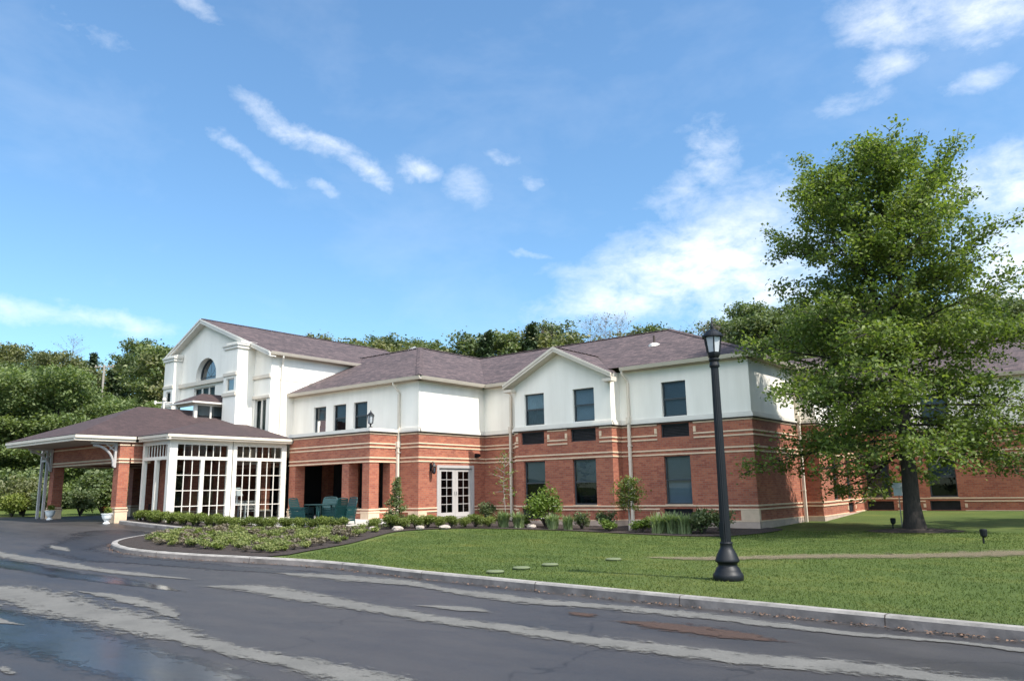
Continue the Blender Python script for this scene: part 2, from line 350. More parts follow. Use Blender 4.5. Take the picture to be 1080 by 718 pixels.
def mk_grass():
    m = mk_lawn(); m.name = 'grass_blades'; t = m.node_tree; b = t.nodes['Principled BSDF']
    for l in list(b.inputs['Normal'].links): t.links.remove(l)
    g = t.nodes.new('ShaderNodeNewGeometry'); col = b.inputs['Base Color'].links[0].from_socket
    t.links.new(mmix(t, 1.0, col, mramp(t, g.outputs['Random Per Island'], [(0, (.85, .9, .8)), (.9, (1.35, 1.3, 1.2)), (1, (2.0, 1.6, 1.5))]), 'MULTIPLY'), b.inputs['Base Color'])
    tr = t.nodes.new('ShaderNodeBsdfTranslucent'); t.links.new(b.inputs['Base Color'].links[0].from_socket, tr.inputs['Color']); mx = t.nodes.new('ShaderNodeMixShader'); mx.inputs[0].default_value = .35
    o = t.nodes['Material Output']; t.links.new(b.outputs[0], mx.inputs[1]); t.links.new(tr.outputs[0], mx.inputs[2]); t.links.new(mx.outputs[0], o.inputs['Surface']); return m
def mk_soil(name, lo, hi):
    m, t, b = newmat(name)
    f = mnoise(t, 20, 5, .8); col = mramp(t, f, [(.3, lo), (.7, hi)]); t.links.new(col, b.inputs['Base Color']); b.inputs['Roughness'].default_value = .95
    mbump(t, b, f, 1, .05); return m
def mk_bark(name, lo, hi):
    m, t, b = newmat(name)
    f = mnoise(t, 9, 5, .75, stretch=(2.2, 2.2, .5)); t.links.new(mramp(t, f, [(.3, lo), (.7, hi)]), b.inputs['Base Color']); b.inputs['Roughness'].default_value = .9
    mbump(t, b, f, .8, .03); return m
M = {}
M['brick'] = mk_brick(); M['stucco'] = mk_stucco()
M['shingle'] = mk_shingle('grey_mauve_shingle', (.105, .076, .074), (.046, .034, .035))
M['shingle2'] = mk_shingle('maroon_shingle', (.056, .034, .033), (.040, .024, .024), .45)
M['band'] = plain('cream_stone', (.64, .475, .33), .85, .12, 3)
M['found'] = plain('pale_concrete_block', (.42, .325, .265), .9, .14, 2.5)
M['trim'] = plain('cream_trim_paint', (.60, .53, .44), .55, .06, 2)
M['whitetrim'] = plain('white_trim_paint', (.64, .60, .535), .5, .06, 2)
M['soffit'] = plain('tan_soffit', (.36, .30, .24), .8, .08, 2)
M['winframe'] = plain('dark_bronze_frame', (.035, .045, .052), .45, .15, 4)
M['flashshade'] = plain('dark_flashing_and_shade', (.05, .035, .028), .7, .15, 4)
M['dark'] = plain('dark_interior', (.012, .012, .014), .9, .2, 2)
M['grille'] = plain('dark_louvre_metal', (.028, .027, .030), .55, .2, 5)
M['blind'] = plain('grey_blue_blind', (.27, .33, .38), .8, .08, 1.5)
M['curtain'] = plain('pale_curtain', (.34, .37, .37), .85, .18, 5)
M['glass'] = mk_glass('window_glass', (.46, .53, .57), .0)
M['lowglass'] = mk_glass('coated_glass', (.40, .47, .46), .0, .3); M['clearglass'] = mk_glass('sunroom_glass', (.58, .62, .62), .0)
M['doorwhite'] = plain('door_and_shade_grey', (.40, .375, .36), .5, .05, 3)
M['black'] = plain('black_paint', (.006, .007, .009), .5, .2, 8, spec=.3)
M['frost'] = plain('frosted_glass', (.40, .42, .44), .35, .06, 9)
M['teal'] = plain('teal_resin', (.004, .034, .034), .45, .15, 5)
M['urn'] = plain('white_urn', (.70, .70, .69), .6, .08, 6)
M['rock'] = plain('pale_rock', (.33, .28, .24), .9, .2, 6, bump=.5)
M['kerb'] = plain('kerb_concrete', (.235, .218, .20), .9, .35, 3.0, bump=.3); M['kerbface'] = plain('shaded_kerb_concrete', (.17, .148, .138), .9, .45, 2.5, bump=.4)  # kerb face coloured darker than the top to paint in its shade
M['patio'] = plain('patio_concrete', (.42, .39, .35), .9, .12, 1.5, bump=.2)
M['asphalt'] = mk_asphalt(); M['wet'] = mk_wet('wet_sheen_asphalt', (.018, .022, .030), .14); M['seal'] = mk_wet('sealed_asphalt', (.020, .019, .020), .42); M['dry'] = mk_dry(); ragged(M['dry']); M['lawn'] = mk_lawn()
M['mulch'] = mk_soil('dark_mulch', (.014, .010, .008), (.055, .036, .028))
M['dirt'] = mk_soil('bare_dirt', (.17, .13, .085), (.28, .215, .145)); ragged(M['dirt'], .62, 2.6)
M['mud'] = mk_soil('wet_red_mud', (.045, .024, .017), (.085, .045, .030)); ragged(M['mud'])
M['bark'] = mk_bark('dark_bark', (.014, .011, .009), (.048, .038, .032))
M['twig'] = mk_bark('grey_twig', (.10, .08, .08), (.22, .18, .18))
M['wood'] = mk_bark('weathered_pole', (.22, .19, .16), (.36, .32, .28))
M['oak'] = mk_leaf('oak_leaf', (.085, .128, .036), (.125, .180, .046), (.180, .220, .066), .45)
M['wood1'] = mk_leaf('deep_green_leaf', (.075, .105, .052), (.112, .148, .068), (.158, .185, .095), .35)
M['wood2'] = mk_leaf('mid_green_leaf', (.095, .132, .062), (.140, .182, .080), (.195, .222, .115), .38)
M['wood4'] = mk_leaf('fresh_green_leaf', (.095, .138, .058), (.140, .188, .074), (.195, .235, .105), .4)
M['wood3'] = mk_leaf('olive_leaf', (.105, .120, .060), (.150, .162, .078), (.195, .200, .105), .35)
M['fir'] = mk_leaf('conifer_needle', (.024, .045, .024), (.038, .062, .030), (.055, .078, .038), .15)
M['box'] = mk_leaf('boxwood_leaf', (.095, .128, .026), (.140, .180, .036), (.195, .22, .058), .3)
M['bright'] = mk_leaf('bright_leaf', (.085, .140, .028), (.125, .190, .036), (.18, .235, .06), .4)
M['iris'] = mk_leaf('iris_blade', (.16, .22, .10), (.22, .28, .15), (.31, .36, .21), .35)
M['cover'] = mk_leaf('groundcover_leaf', (.12, .155, .050), (.19, .225, .075), (.27, .27, .115), .3)
M['mauve'] = mk_leaf('mauve_leaf', (.12, .095, .08), (.18, .15, .12), (.25, .22, .165), .25)
M['red'] = mk_leaf('wine_leaf', (.05, .02, .018), (.09, .032, .026), (.14, .07, .05), .25)
M['grass'] = mk_grass()
M['petalw'] = plain('white_petal', (.8, .76, .74), .6, .05); M['petalo'] = plain('orange_petal', (.62, .16, .06), .6, .2, 20); M['petalp'] = plain('pink_petal', (.65, .3, .3), .6, .2, 20)
M['mud_leaf'] = plain('dead_leaf', (.12, .07, .045), .8, .4, 30); M['cover_mat'] = plain('lichened_concrete', (.11, .13, .065), .9, .2, 9); M['leafred'] = plain('red_leaf', (.45, .08, .06), .6, .2, 20)

# ------------------------------------------------------------------ ground sheets
def drape_poly(pts, off, mat, name, step, x0=None, x1=None, y0=None, y1=None, holes=()):
    """a filled outline cut into a grid and laid on the ground"""
    bm = bmesh.new(); vs = [bm.verts.new((p[0], p[1], 0)) for p in pts]
    es = [bm.edges.new((vs[i], vs[(i + 1) % len(vs)])) for i in range(len(vs))]
    bmesh.ops.triangle_fill(bm, edges=es, use_beauty=True, use_dissolve=False)
    X = [p[0] for p in pts]; Y = [p[1] for p in pts]
    for ax, lo, hi in ((0, max(min(X), -62), min(max(X), 24)), (1, max(min(Y), -15), min(max(Y), 47))):
        t = math.floor(lo / step) * step
        while t < hi:
            no = [0, 0, 0]; co = [0, 0, 0]; no[ax] = 1; co[ax] = t
            bmesh.ops.bisect_plane(bm, geom=bm.verts[:] + bm.edges[:] + bm.faces[:], plane_co=co, plane_no=no, dist=1e-5)
            t += step
    co = np.array([v.co[:] for v in bm.verts]); z = gz(co[:, 0], co[:, 1]) + (off(co[:, 0], co[:, 1]) if callable(off) else off)
    for v, zz in zip(bm.verts, z): v.co.z = zz
    bm.normal_update()
    for f in bm.faces:
        if f.normal.z < 0: f.normal_flip()
    me = bpy.data.meshes.new(name); bm.to_mesh(me); bm.free(); me.materials.append(mat)
    me.polygons.foreach_set('use_smooth', [True] * len(me.polygons))
    o = bpy.data.objects.new(name, me); C.objects.link(o); return struct(o)
def catmull(pts, n=6):
    P = [Vector((*p, 0)) for p in pts]; P = [P[0] * 2 - P[1]] + P + [P[-1] * 2 - P[-2]]; r = []
    for i in range(1, len(P) - 2):
        for k in range(n):
            t = k / n; a, b, c, d = P[i - 1:i + 3]
            q = .5 * ((2 * b) + (c - a) * t + (2 * a - 5 * b + 4 * c - d) * t * t + (3 * b - a - 3 * c + d) * t ** 3); r.append((q.x, q.y))
    r.append((P[-2].x, P[-2].y)); return r
# terrain: one polar sheet out to the horizon
rr = np.r_[0, np.geomspace(1.5, 3000, 90)]; aa = np.linspace(0, 2 * np.pi, 145)[:-1]
RR, AA = np.meshgrid(rr, aa, indexing='ij'); XX = RR * np.cos(AA); YY = RR * np.sin(AA)
ZZ = gz(XX, YY) - .12 + hill(XX, YY)
vv = np.stack([XX, YY, ZZ], -1).reshape(-1, 3); ff = []
for i in range(len(rr) - 1):
    for j in range(len(aa)): ff.append((i * 144 + j, (i + 1) * 144 + j, (i + 1) * 144 + (j + 1) % 144, i * 144 + (j + 1) % 144))
struct(np_obj('ground', vv, ff, M['lawn'], smooth=True))
KERB = catmull([(-31.05, 14.62), (-28.5, 14.6), (-26.3, 14.5), (-25.74, 14.35), (-24.9, 13.5), (-23.92, 12.0), (-23.08, 10.95), (-22.13, 10.25), (-20.8, 9.86), (-19.5, 9.81), (-17.84, 10.12), (-16.46, 10.55), (-14.63, 11.0), (-12.9, 11.05), (-11.46, 10.85), (-9.38, 10.64), (-7.24, 10.40), (-5.47, 10.2), (-4.07, 10.08), (-2.88, 9.96), (-1.89, 9.87), (-1.18, 9.8), (2, 9.5), (8, 9.1), (30, 8.4), (60, 7.8)], 6)
ROADP = list(reversed(KERB)) + [(-31.05, 21.1), (-40.3, 21.1), (-40.3, 15.2), (-43, 13.2), (-52, 12), (-90, 12), (-90, -40), (60, -40)]
drape_poly(ROADP, 0, M['asphalt'], 'road', 1.0)
# kerb stone swept along its line
def offset_line(pl, d):
    r = []
    for i, p in enumerate(pl):
        a = Vector(pl[max(i - 1, 0)]); b = Vector(pl[min(i + 1, len(pl) - 1)]); t = (b - a).normalized(); r.append((p[0] - t.y * d, p[1] + t.x * d))
    return r
def sweep_kerb(pl, w_, h, name):
    mb = MB(); rows = []
    for d, z in ((-.012, -.05), (0.0, h - .03), (.022, h), (w_ - .02, h), (w_, h - .02), (w_, -.05)):
        rows.append([(x, y, g1(x, y) + z) for x, y in offset_line(pl, d)])
    n = len(pl); vs = [p for r in rows for p in r]; fs = []
    for k in range(len(rows) - 1):
        for i in range(n - 1): fs.append((k * n + i, k * n + i + 1, (k + 1) * n + i + 1, (k + 1) * n + i))
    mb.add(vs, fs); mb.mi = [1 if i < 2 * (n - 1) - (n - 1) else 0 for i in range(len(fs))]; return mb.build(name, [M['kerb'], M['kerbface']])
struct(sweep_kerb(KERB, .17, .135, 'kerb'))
mb = MB(); acc_ = 0
for i in range(1, len(KERB) - 1):
    a = Vector(KERB[i]); b = Vector(KERB[i + 1]); acc_ += (b - a).length
    if acc_ > 2.6 and a.x < 4:
        acc_ = 0; t = (b - a).normalized(); nn = Vector((-t.y, t.x)); z = g1(a.x, a.y); w0 = t * .007
        P = lambda d, w: a + nn * d + w
        for d0, d1, za, zb in ((-.015, -.003, -.02, .105), (-.003, .02, .105, .138), (.02, .152, .138, .138)):
            p, q, r_, u = P(d0, -w0), P(d0, w0), P(d1, w0), P(d1, -w0); mb.quad((p.x, p.y, z + za), (q.x, q.y, z + za), (r_.x, r_.y, z + zb), (u.x, u.y, z + zb))
struct(mb.build('kerb_joint', M['flashshade']))
rg = np.random.default_rng(8); kk = np.array(KERB); sel = rg.integers(30, 130, 900); pp = kk[sel] + (kk[sel + 1] - kk[sel]) * rg.uniform(0, 1, 900)[:, None]; tt = kk[sel + 1] - kk[sel]; tt /= np.linalg.norm(tt, axis=1)[:, None]
pp = pp - np.stack([-tt[:, 1], tt[:, 0]], 1) * (.02 + np.abs(rg.normal(0, .09, 900)))[:, None]; zz = gz(pp[:, 0], pp[:, 1]) + .022
LITTER = np.concatenate([pp, zz[:, None]], 1)
KIN = offset_line(KERB, .12)
LAWNP = KIN + [(60, 70), (-31.05, 70)]
drape_poly(LAWNP, LAWN, M['lawn'], 'lawn', 1.0)
BEDP = offset_line(KERB, .165)[:69] + catmull([(-15.9, 11.5), (-16.3, 12.3), (-17.2, 14.4), (-18.4, 16.4), (-19.25, 18.0), (-19.3, 19.4), (-18.95, 20.7), (-18.1, 21.7), (-17, 22.35), (-15.7, 22.75), (-14, 22.6), (-12.5, 22.4), (-11.1, 22.25), (-10.07, 22.6), (-9.55, 24.1), (-9.6, 26.4), (-10.4, 27.2)], 5) + [(-12, 28), (-31.05, 28)]
drape_poly(BEDP, LAWN + .025, M['mulch'], 'planting_bed_soil', .7)
drape_poly([(-28.9, 16.1), (-23.2, 16.6), (-21.6, 18.6), (-21.9, 20.6), (-23.0, 22.2), (-28.9, 22.2)], LAWN + .05, M['patio'], 'patio', 1.0)
def streak(pts, wd, off, mat, name, seed=0, wob=.1, step=.12):
    """a ragged patch lying along a line: outline pts with half widths wd"""
    rng = random.Random(seed); xs = []; P = [Vector(p) for p in pts]; ln = [0]
    for a, b in zip(P, P[1:]): ln.append(ln[-1] + (b - a).length)
    n = max(4, int(ln[-1] / step)); ph = [rng.uniform(0, 6.3) for _ in range(14)]; up = []; dn = []
    def wave(t, o): return sum(math.sin(t * f + ph[o + i]) * a for i, (f, a) in enumerate(((.7, .5), (1.6, .35), (3.1, .2), (7.1, .10), (15., .06), (33., .04))))
    for i in range(n + 1):
        t = ln[-1] * i / n; k = max(j for j in range(len(P) - 1) if ln[j] <= t + 1e-9); q = (t - ln[k]) / max(1e-6, ln[k + 1] - ln[k]); q = min(q, 1)
        c = P[k].lerp(P[k + 1], q); hw = (wd[k] + (wd[k + 1] - wd[k]) * q) * 1.75
        tan = (P[min(k + 1, len(P) - 1)] - P[k]).normalized(); nn = Vector((-tan.y, tan.x)); e = min(1, i / 6, (n - i) / 6)
        a = c + nn * max(.01, (hw + wave(t, 0) * wob) * e + .003); b = c - nn * max(.01, (hw + wave(t, 6) * wob) * e + .003); up.append(a); dn.append(b)
    mb = MB(); vs = []; K = 8
    for a, b in zip(up, dn):
        for j in range(K + 1):
            p = a.lerp(b, j / K); vs.append((p.x, p.y, g1(p.x, p.y) + off))
    fs = [(i * (K + 1) + j, (i + 1) * (K + 1) + j, (i + 1) * (K + 1) + j + 1, i * (K + 1) + j + 1) for i in range(n) for j in range(K)]
    mb.add(vs, fs); o = mb.build(name, mat, smooth=True); me = o.data; at = me.attributes.new('edge', 'FLOAT', 'POINT')
    at.data.foreach_set('value', [v for i in range(n + 1) for v in [min((1 - abs(2 * j / K - 1)), min(i, n - i) / 5) for j in range(K + 1)]]); return struct(o)
DRY = [([(-30, 7.4), (-22.2, 7.6), (-17.6, 7.85), (-15.5, 8.0), (-14.0, 8.2)], [.25, .24, .2, .16, .06]),
       ([(-14.2, 9.75), (-12.6, 10.1), (-11.0, 10.2), (-9.3, 9.95)], [.06, .3, .32, .10]),
       ([(-16.5, 5.3), (-14.2, 5.45), (-12.0, 5.15), (-10.4, 5.12), (-8.66, 5.0), (-7.4, 4.9), (-6.5, 4.98), (-5.4, 4.92), (-3.5, 4.7), (1, 4.5)], [.5, .45, .42, .36, .20, .16, .2, .2, .16, .12]),
       ([(-14.6, 6.15), (-12.9, 6.2), (-11.4, 6.0), (-10.0, 5.6)], [.06, .16, .16, .05]),
       ([(-13.4, 7.7), (-12.4, 8.15), (-11.2, 8.15), (-9.1, 7.75), (-7.7, 7.6), (-7.0, 7.55), (-5.7, 7.45), (-4.6, 7.4), (-3.8, 7.45), (-3.1, 7.55), (-2.3, 7.68), (-1.5, 7.68), (3, 7.7)], [.05, .3, .33, .24, .22, .2, .19, .2, .22, .24, .22, .2, .2]),
       ([(-8.6, 8.25), (-7.6, 8.4), (-6.8, 8.35)], [.04, .12, .03]),
       ([(-12.2, 10.45), (-9.3, 9.85), (-7.6, 9.55), (-6.0, 9.5), (-4.6, 9.5), (-3.8, 9.4), (-2.7, 9.33), (-1.8, 9.38), (2, 9.1)], [.06, .14, .22, .20, .17, .15, .12, .08, .1]),
       ([(-9.2, 3.18), (-8.5, 3.12), (-8.2, 3.12)], [.12, .1, .04]), ([(-12.6, 4.3), (-11.9, 4.2), (-11.2, 4.3)], [.03, .1, .03]), ([(-24, 9.4), (-22.9, 9.3), (-21.5, 9.0)], [.05, .16, .05])]
ragged(M['wet'], 1.0, 1.3); ragged(M['seal'], 1.0, 1.3)
streak([(-30, 6.6), (-22, 6.9), (-17.5, 7.1), (-15.2, 7.2), (-12.5, 7.2)], [.40, .32, .30, .26, .05], .004, M['wet'], 'wet_asphalt', 60, .1, .2)
streak([(-18, 4.0), (-14, 4.1), (-11, 4.15), (-8.8, 4.05), (-6.8, 3.95), (-5, 3.6), (-3.5, 3.3)], [.35, .42, .5, .48, .4, .35, .1], .004, M['wet'], 'wet_asphalt', 61, .12, .2)
streak([(-28.5, 12.9), (-26, 12.2), (-24.2, 10.6), (-22.2, 9.2), (-19.5, 8.95), (-16.5, 9.55), (-14, 10.15), (-12.5, 10.6)], [.9, 1.0, .85, .55, .48, .40, .3, .1], .004, M['seal'], 'sealed_asphalt', 62, .12, .2)
for i, (p, wd) in enumerate(DRY): streak(p, wd, .010, M['dry'], 'dry_asphalt', i + 3)
streak([(-6.4, 9.0), (-5.9, 8.86), (-5.45, 8.8)], [.07, .2, .05], .008, M['mud'], 'mud_stain', 40, .05)
streak([(-5.5, 8.62), (-4.95, 8.66), (-4.3, 8.62), (-3.55, 8.52), (-2.9, 8.5)], [.06, .17, .26, .2, .05], .008, M['mud'], 'mud_stain', 41, .06)
streak([(-8.8, 15.3), (-7.4, 15.6), (-6.3, 16.5), (-5.3, 17.2), (-4.1, 17.6), (-3.3, 18.2), (-2.1, 19.4), (1, 21)], [.10, .35, .42, .46, .5, .5, .5, .5], LAWN + .02, M['dirt'], 'worn_path', 50, .16)

# ------------------------------------------------------------------ the building
B = empty('care_home_building', (-18, 26, 0), 'two-storey building of red brick below and white stucco above, with mauve-grey shingle roofs', 'building')
BI = Matrix.Translation((18, -26, 0))
_link = MB.build
def bp(mb, name, mats, parent=None, smooth=False, bevel=0):
    """a part of the building (parent None) or a sub-part"""
    o = mb.build(name, mats, parent or B, smooth=smooth, bevel=bevel)
    if parent is None: o.matrix_parent_inverse = BI
    return o
def wall(F, z0, z1, mat, name, holes=(), depth=.12, s0=0, s1=None, gable=None, parent=None):
    s1 = F.L if s1 is None else s1; mb = MB()
    S = sorted({s0, s1} | {h[0] for h in holes} | {h[1] for h in holes}); Z = sorted({z0, z1} | {h[2] for h in holes} | {h[3] for h in holes})
    for a, b in zip(S, S[1:]):
        for c, d in zip(Z, Z[1:]):
            if any(h[0] - 1e-6 <= a and b <= h[1] + 1e-6 and h[2] - 1e-6 <= c and d <= h[3] + 1e-6 for h in holes): continue
            mb.quad(F.P(a, 0, c), F.P(b, 0, c), F.P(b, 0, d), F.P(a, 0, d))
    for h in holes:
        a, b, c, d = h[:4]
        mb.quad(F.P(a, 0, c), F.P(a, 0, d), F.P(a, -depth, d), F.P(a, -depth, c)); mb.quad(F.P(b, 0, c), F.P(b, -depth, c), F.P(b, -depth, d), F.P(b, 0, d))
        mb.quad(F.P(a, 0, d), F.P(b, 0, d), F.P(b, -depth, d), F.P(a, -depth, d)); mb.quad(F.P(a, 0, c), F.P(a, -depth, c), F.P(b, -depth, c), F.P(b, 0, c))
    if gable: mb.poly([F.P(*q) for q in gable])
    return bp(mb, name, mat, parent)
def window(F, s0, s1, z0, z1, depth=.11, style='blind', split=.5, name='window'):
    """double-hung window set back in its opening; sub-parts: panes, blind"""
    mb = MB(); fw = .055; d0, d1 = -depth - .05, -depth + .012; zm = z0 + (z1 - z0) * split
    mb.lbox(F, s0 - .01, s0 + fw, d0, d1, z0, z1); mb.lbox(F, s1 - fw, s1 + .01, d0, d1, z0, z1)
    mb.lbox(F, s0 + fw, s1 - fw, d0, d1, z1 - fw, z1 + .01); mb.lbox(F, s0 + fw, s1 - fw, d0, d1, z0 - .01, z0 + fw)
    mb.lbox(F, s0 + fw, s1 - fw, d0 + .004, d1 + .01, zm - .028, zm + .028)
    mb.quad(F.P(s0, d0 - .32, z0), F.P(s1, d0 - .32, z0), F.P(s1, d0 - .32, z1), F.P(s0, d0 - .32, z1), 1)
    for q in (s0, s1): mb.quad(F.P(q, d0 - .32, z0), F.P(q, d0, z0), F.P(q, d0, z1), F.P(q, d0 - .32, z1), 1)
    for q in (z0, z1): mb.quad(F.P(s0, d0 - .32, q), F.P(s1, d0 - .32, q), F.P(s1, d0, q), F.P(s0, d0, q), 1)
    o = bp(mb, name, [M['winframe'], M['dark']])
    for a, b, dd in ((z0 + fw, zm - .028, -depth - .02), (zm + .028, z1 - fw, -depth - .008)):
        p = MB(); p.quad(F.P(s0 + fw, dd, a), F.P(s1 - fw, dd, a), F.P(s1 - fw, dd, b), F.P(s0 + fw, dd, b)); bp(p, 'pane', M['glass'], o)
    if style:
        bl = MB(); low = {'blind': z0 + .05, 'half': zm + .02, 'curtain': z0 + .05}[style]; n = 26; dd = d0 - .05
        amp = .018 if style == 'curtain' else .006
        if style == 'curtain':
            cs = [s0 + (s1 - s0) * i / n for i in range(n + 1)]
            for i in range(n):
                a = dd + amp * math.sin(i * 2.1); b = dd + amp * math.sin((i + 1) * 2.1); bl.quad(F.P(cs[i], a, low), F.P(cs[i + 1], b, low), F.P(cs[i + 1], b, z1), F.P(cs[i], a, z1))
        else:
            k = int((z1 - low) / .05)
            for i in range(k):
                a = z1 - .05 * (i + 1); bl.quad(F.P(s0, dd + .008, a), F.P(s1, dd + .008, a), F.P(s1, dd - .008, a + .05), F.P(s0, dd - .008, a + .05))
        bp(bl, 'blind' if style != 'curtain' else 'curtain', M['curtain' if style == 'curtain' else 'blind'], o)
    return o
def grille(F, s0, s1, z0, z1):
    mb = MB(); d = -.13
    mb.quad(F.P(s0, d, z0), F.P(s1, d, z0), F.P(s1, d, z1), F.P(s0, d, z1))
    n = 9
    for i in range(n):
        a = z0 + (z1 - z0) * (i + .15) / n; b = a + (z1 - z0) / n * .6
        mb.quad(F.P(s0 + .03, d + .055, a), F.P(s1 - .03, d + .055, a), F.P(s1 - .03, d + .015, b), F.P(s0 + .03, d + .015, b))
    for a, b in ((s0, s0 + .04), (s1 - .04, s1)): mb.lbox(F, a, b, d, d + .07, z0, z1)
    mb.lbox(F, s0 + .04, s1 - .04, d, d + .07, z1 - .035, z1); mb.lbox(F, s0 + .04, s1 - .04, d, d + .07, z0, z0 + .03)
    return bp(mb, 'air_conditioner_grille', M['grille'])
BANDS = [(3.93, 3.985), (3.535, 3.59), (3.385, 3.44), (2.965, 3.02), (2.81, 2.865), (.945, 1.0), (.815, .87)]
def bands(F, s0, s1, e1=0, zs=BANDS, gaps=(), e0=0, name='stone_banding', low=True):
    """pale stone courses; gaps = (s0,s1,zlow,zhigh) openings, framed by short upright stones"""
    mb = MB(); n1 = .026
    allz = list(zs) + ([(.42, .465)] if low else [])
    for i, (a, b) in enumerate(allz):
        cuts = [(g[0] - .17, g[1] + .17) for g in gaps if g[2] - .06 < (a + b) / 2 < g[3] + .02 + .06]
        x = s0 - e0; segs = []
        for c, d in sorted(cuts):
            if c > x: segs.append((x, c))
            x = max(x, d)
        if x < s1 + e1: segs.append((x, s1 + e1))
        for c, d in segs: mb.lbox(F, c, d, -.03, n1 + .0007 * i, a, b)
    for g in gaps:
        for c in (g[0] - .17, g[1] + .17):
            sgn = -1 if c < g[0] else 1; h = g[3] - g[2]
            a, b = sorted((c, c + sgn * .10))
            if a > s0 - .02 and b < s1 + .02:
                mb.lbox(F, a, b, -.03, n1 + .008, g[2] + h * .30, g[2] + h * .70)
    return bp(mb, name, M['band'])
def ledge(F, s0, s1, e0=0, e1=0):
    """cream ledge between brick and stucco, over a dark strip that paints in its shadow line"""
    mb = MB(); mb.lbox(F, s0 - e0 * .09, s1 + e1 * .09, -.05, .09, 4.035, 4.13); mb.lbox(F, s0 - e0 * .045, s1 + e1 * .045, -.05, .045, 4.131, 4.21)
    bp(mb, 'ledge', M['whitetrim'])
    m2 = MB(); m2.lbox(F, s0 - e0 * .06, s1 + e1 * .06, -.05, .06, 3.987, 4.033); bp(m2, 'shade_strip', M['flashshade'])
def found(F, s0, s1, z1=.40, e0=0, e1=0):
    mb = MB(); mb.lbox(F, s0 - e0 * .04, s1 + e1 * .04, -.05, .04, -.4, z1); mb.lbox(F, s0 - e0 * .02, s1 + e1 * .02, -.05, .02, z1 + .001, z1 + .018); bp(mb, 'foundation', M['found'])
OV = .40
def eave(F, s0, s1, e0, e1, z=6.25, soffit=True):
    """gutter, fascia and soffit along the head of a wall; e0/e1: how far the ends run on"""
    mb = MB(); c0 = s0 - e0; c1 = s1 + e1
    prof = [(OV - .13, z - .13), (OV - .05, z - .13), (OV + .0, z - .03), (OV + .012, z - .0), (OV - .012, z), (OV - .03, z - .02), (OV - .13, z - .02)]
    vs = [F.P(c0, n, q) for n, q in prof] + [F.P(c1, n, q) for n, q in prof]; k = len(prof)
    mb.add(vs, [(i, (i + 1) % k, k + (i + 1) % k, k + i) for i in range(k)] + [tuple(range(k)), tuple(range(2 * k - 1, k - 1, -1))])
    bp(mb, 'gutter', M['trim'])
    if soffit:
        m2 = MB(); m2.lbox(F, c0 + (.02 if e0 > 0 else 0), c1 - (.14 if e1 > 0 else 0), -.02, OV - .132, z - .16, z - .125); bp(m2, 'soffit', M['soffit'])
def downspout(F, s, ztop, zbot, off=.06, over=.3, mat='trim', brk=4.2):
    mb = MB(); P = F.P
    if over: mb.tube([P(s - .12, over, ztop), P(s - .12, over, ztop - .12), P(s, off + .02, ztop - .42), P(s, off + .02, ztop - .55)], .042, 8)
    mb.lbox(F, s - .045, s + .045, off - .03, off + .06, brk, ztop - .5)
    if zbot < brk:
        mb.lbox(F, s - .07, s + .07, off - .03, off + .14, brk - .12, brk + .12); mb.lbox(F, s - .05, s + .05, off + .005, off + .105, zbot, brk - .1)
        for z in (3.2, 1.4): mb.lbox(F, s - .075, s + .075, off - .055, off + .11, z, z + .05)
    return bp(mb, 'downspout', M[mat])
def roof(polys, mat, name='roof'):
    mb = MB()
    for p in polys: mb.poly(p)
    return bp(mb, name, M[mat])
def caps(lines, mat='shingle', name='ridge_cap'):
    mb = MB()
    for a, b in lines:
        a = Vector(a); b = Vector(b); n = max(1, int((b - a).length / .3)); t = (b - a).normalized(); sd = t.cross(Vector((0, 0, 1))).normalized() * .13; upv = Vector((0, 0, .035))
        for i in range(n):
            p = a.lerp(b, i / n) + upv; q = a.lerp(b, (i + 1) / n) + upv * 1.6
            dn = Vector((0, 0, -.05)); mb.add([p, q, q + sd + dn, p + sd + dn, q - sd + dn, p - sd + dn], [(0, 1, 2, 3), (1, 0, 5, 4)])
    return bp(mb, name, M[mat])

# wall lines
F_W1 = Fr((-31.2, 22.5), (-22.77, 22.5)); F_W2 = Fr((-22.77, 22.5), (-22.77, 26.6)); F_W3a = Fr((-22.77, 26.6), (-20.47, 26.6))
F_BY = Fr((-20.47, 25.9), (-15.75, 25.9)); F_BYL = Fr((-20.47, 26.6), (-20.47, 25.9)); F_BYR = Fr((-15.75, 25.9), (-15.75, 26.6))
F_W3 = Fr((-15.75, 26.6), (-10.47, 26.6)); F_W4 = Fr((-10.47, 26.6), (-10.47, 31.5)); F_JG = Fr((-10.47, 31.5), (-9.83, 31.5))
F_W5 = Fr((-9.83, 31.5), (-10.4, 39.5)); F_W6 = Fr((-10.4, 39.5), (12, 39.5))
ZB, ZT = 4.0, 6.12; LX0 = -31.2
def wz(x): return x + 15.75
# W1 upper stucco with three windows
w1 = [(-29.62 + 31.2, -28.74 + 31.2), (-28.22 + 31.2, -27.34 + 31.2), (-26.83 + 31.2, -25.93 + 31.2)]
wall(F_W1, ZB, ZT, M['stucco'], 'stucco_wall', [(a, b, 4.33, 5.52) for a, b in w1])
for i, (a, b) in enumerate(w1): window(F_W1, a, b, 4.33, 5.52, style='half' if i else 'curtain')
ledge(F_W1, 7.3, F_W1.L, 0, 1)
mb = MB(); mb.lbox(F_W1, 0, 7.2, -.05, .06, 4.05, 4.2); bp(mb, 'ledge', M['whitetrim'])
eave(F_W1, 0, F_W1.L, 0, OV)
wall(Fr((LX0, 21.2), (LX0, 24.4)), -.3, 3.3, M['dark'], 'porch_glazing_shade')  # side wall coloured near black to stand in for the porch's shade
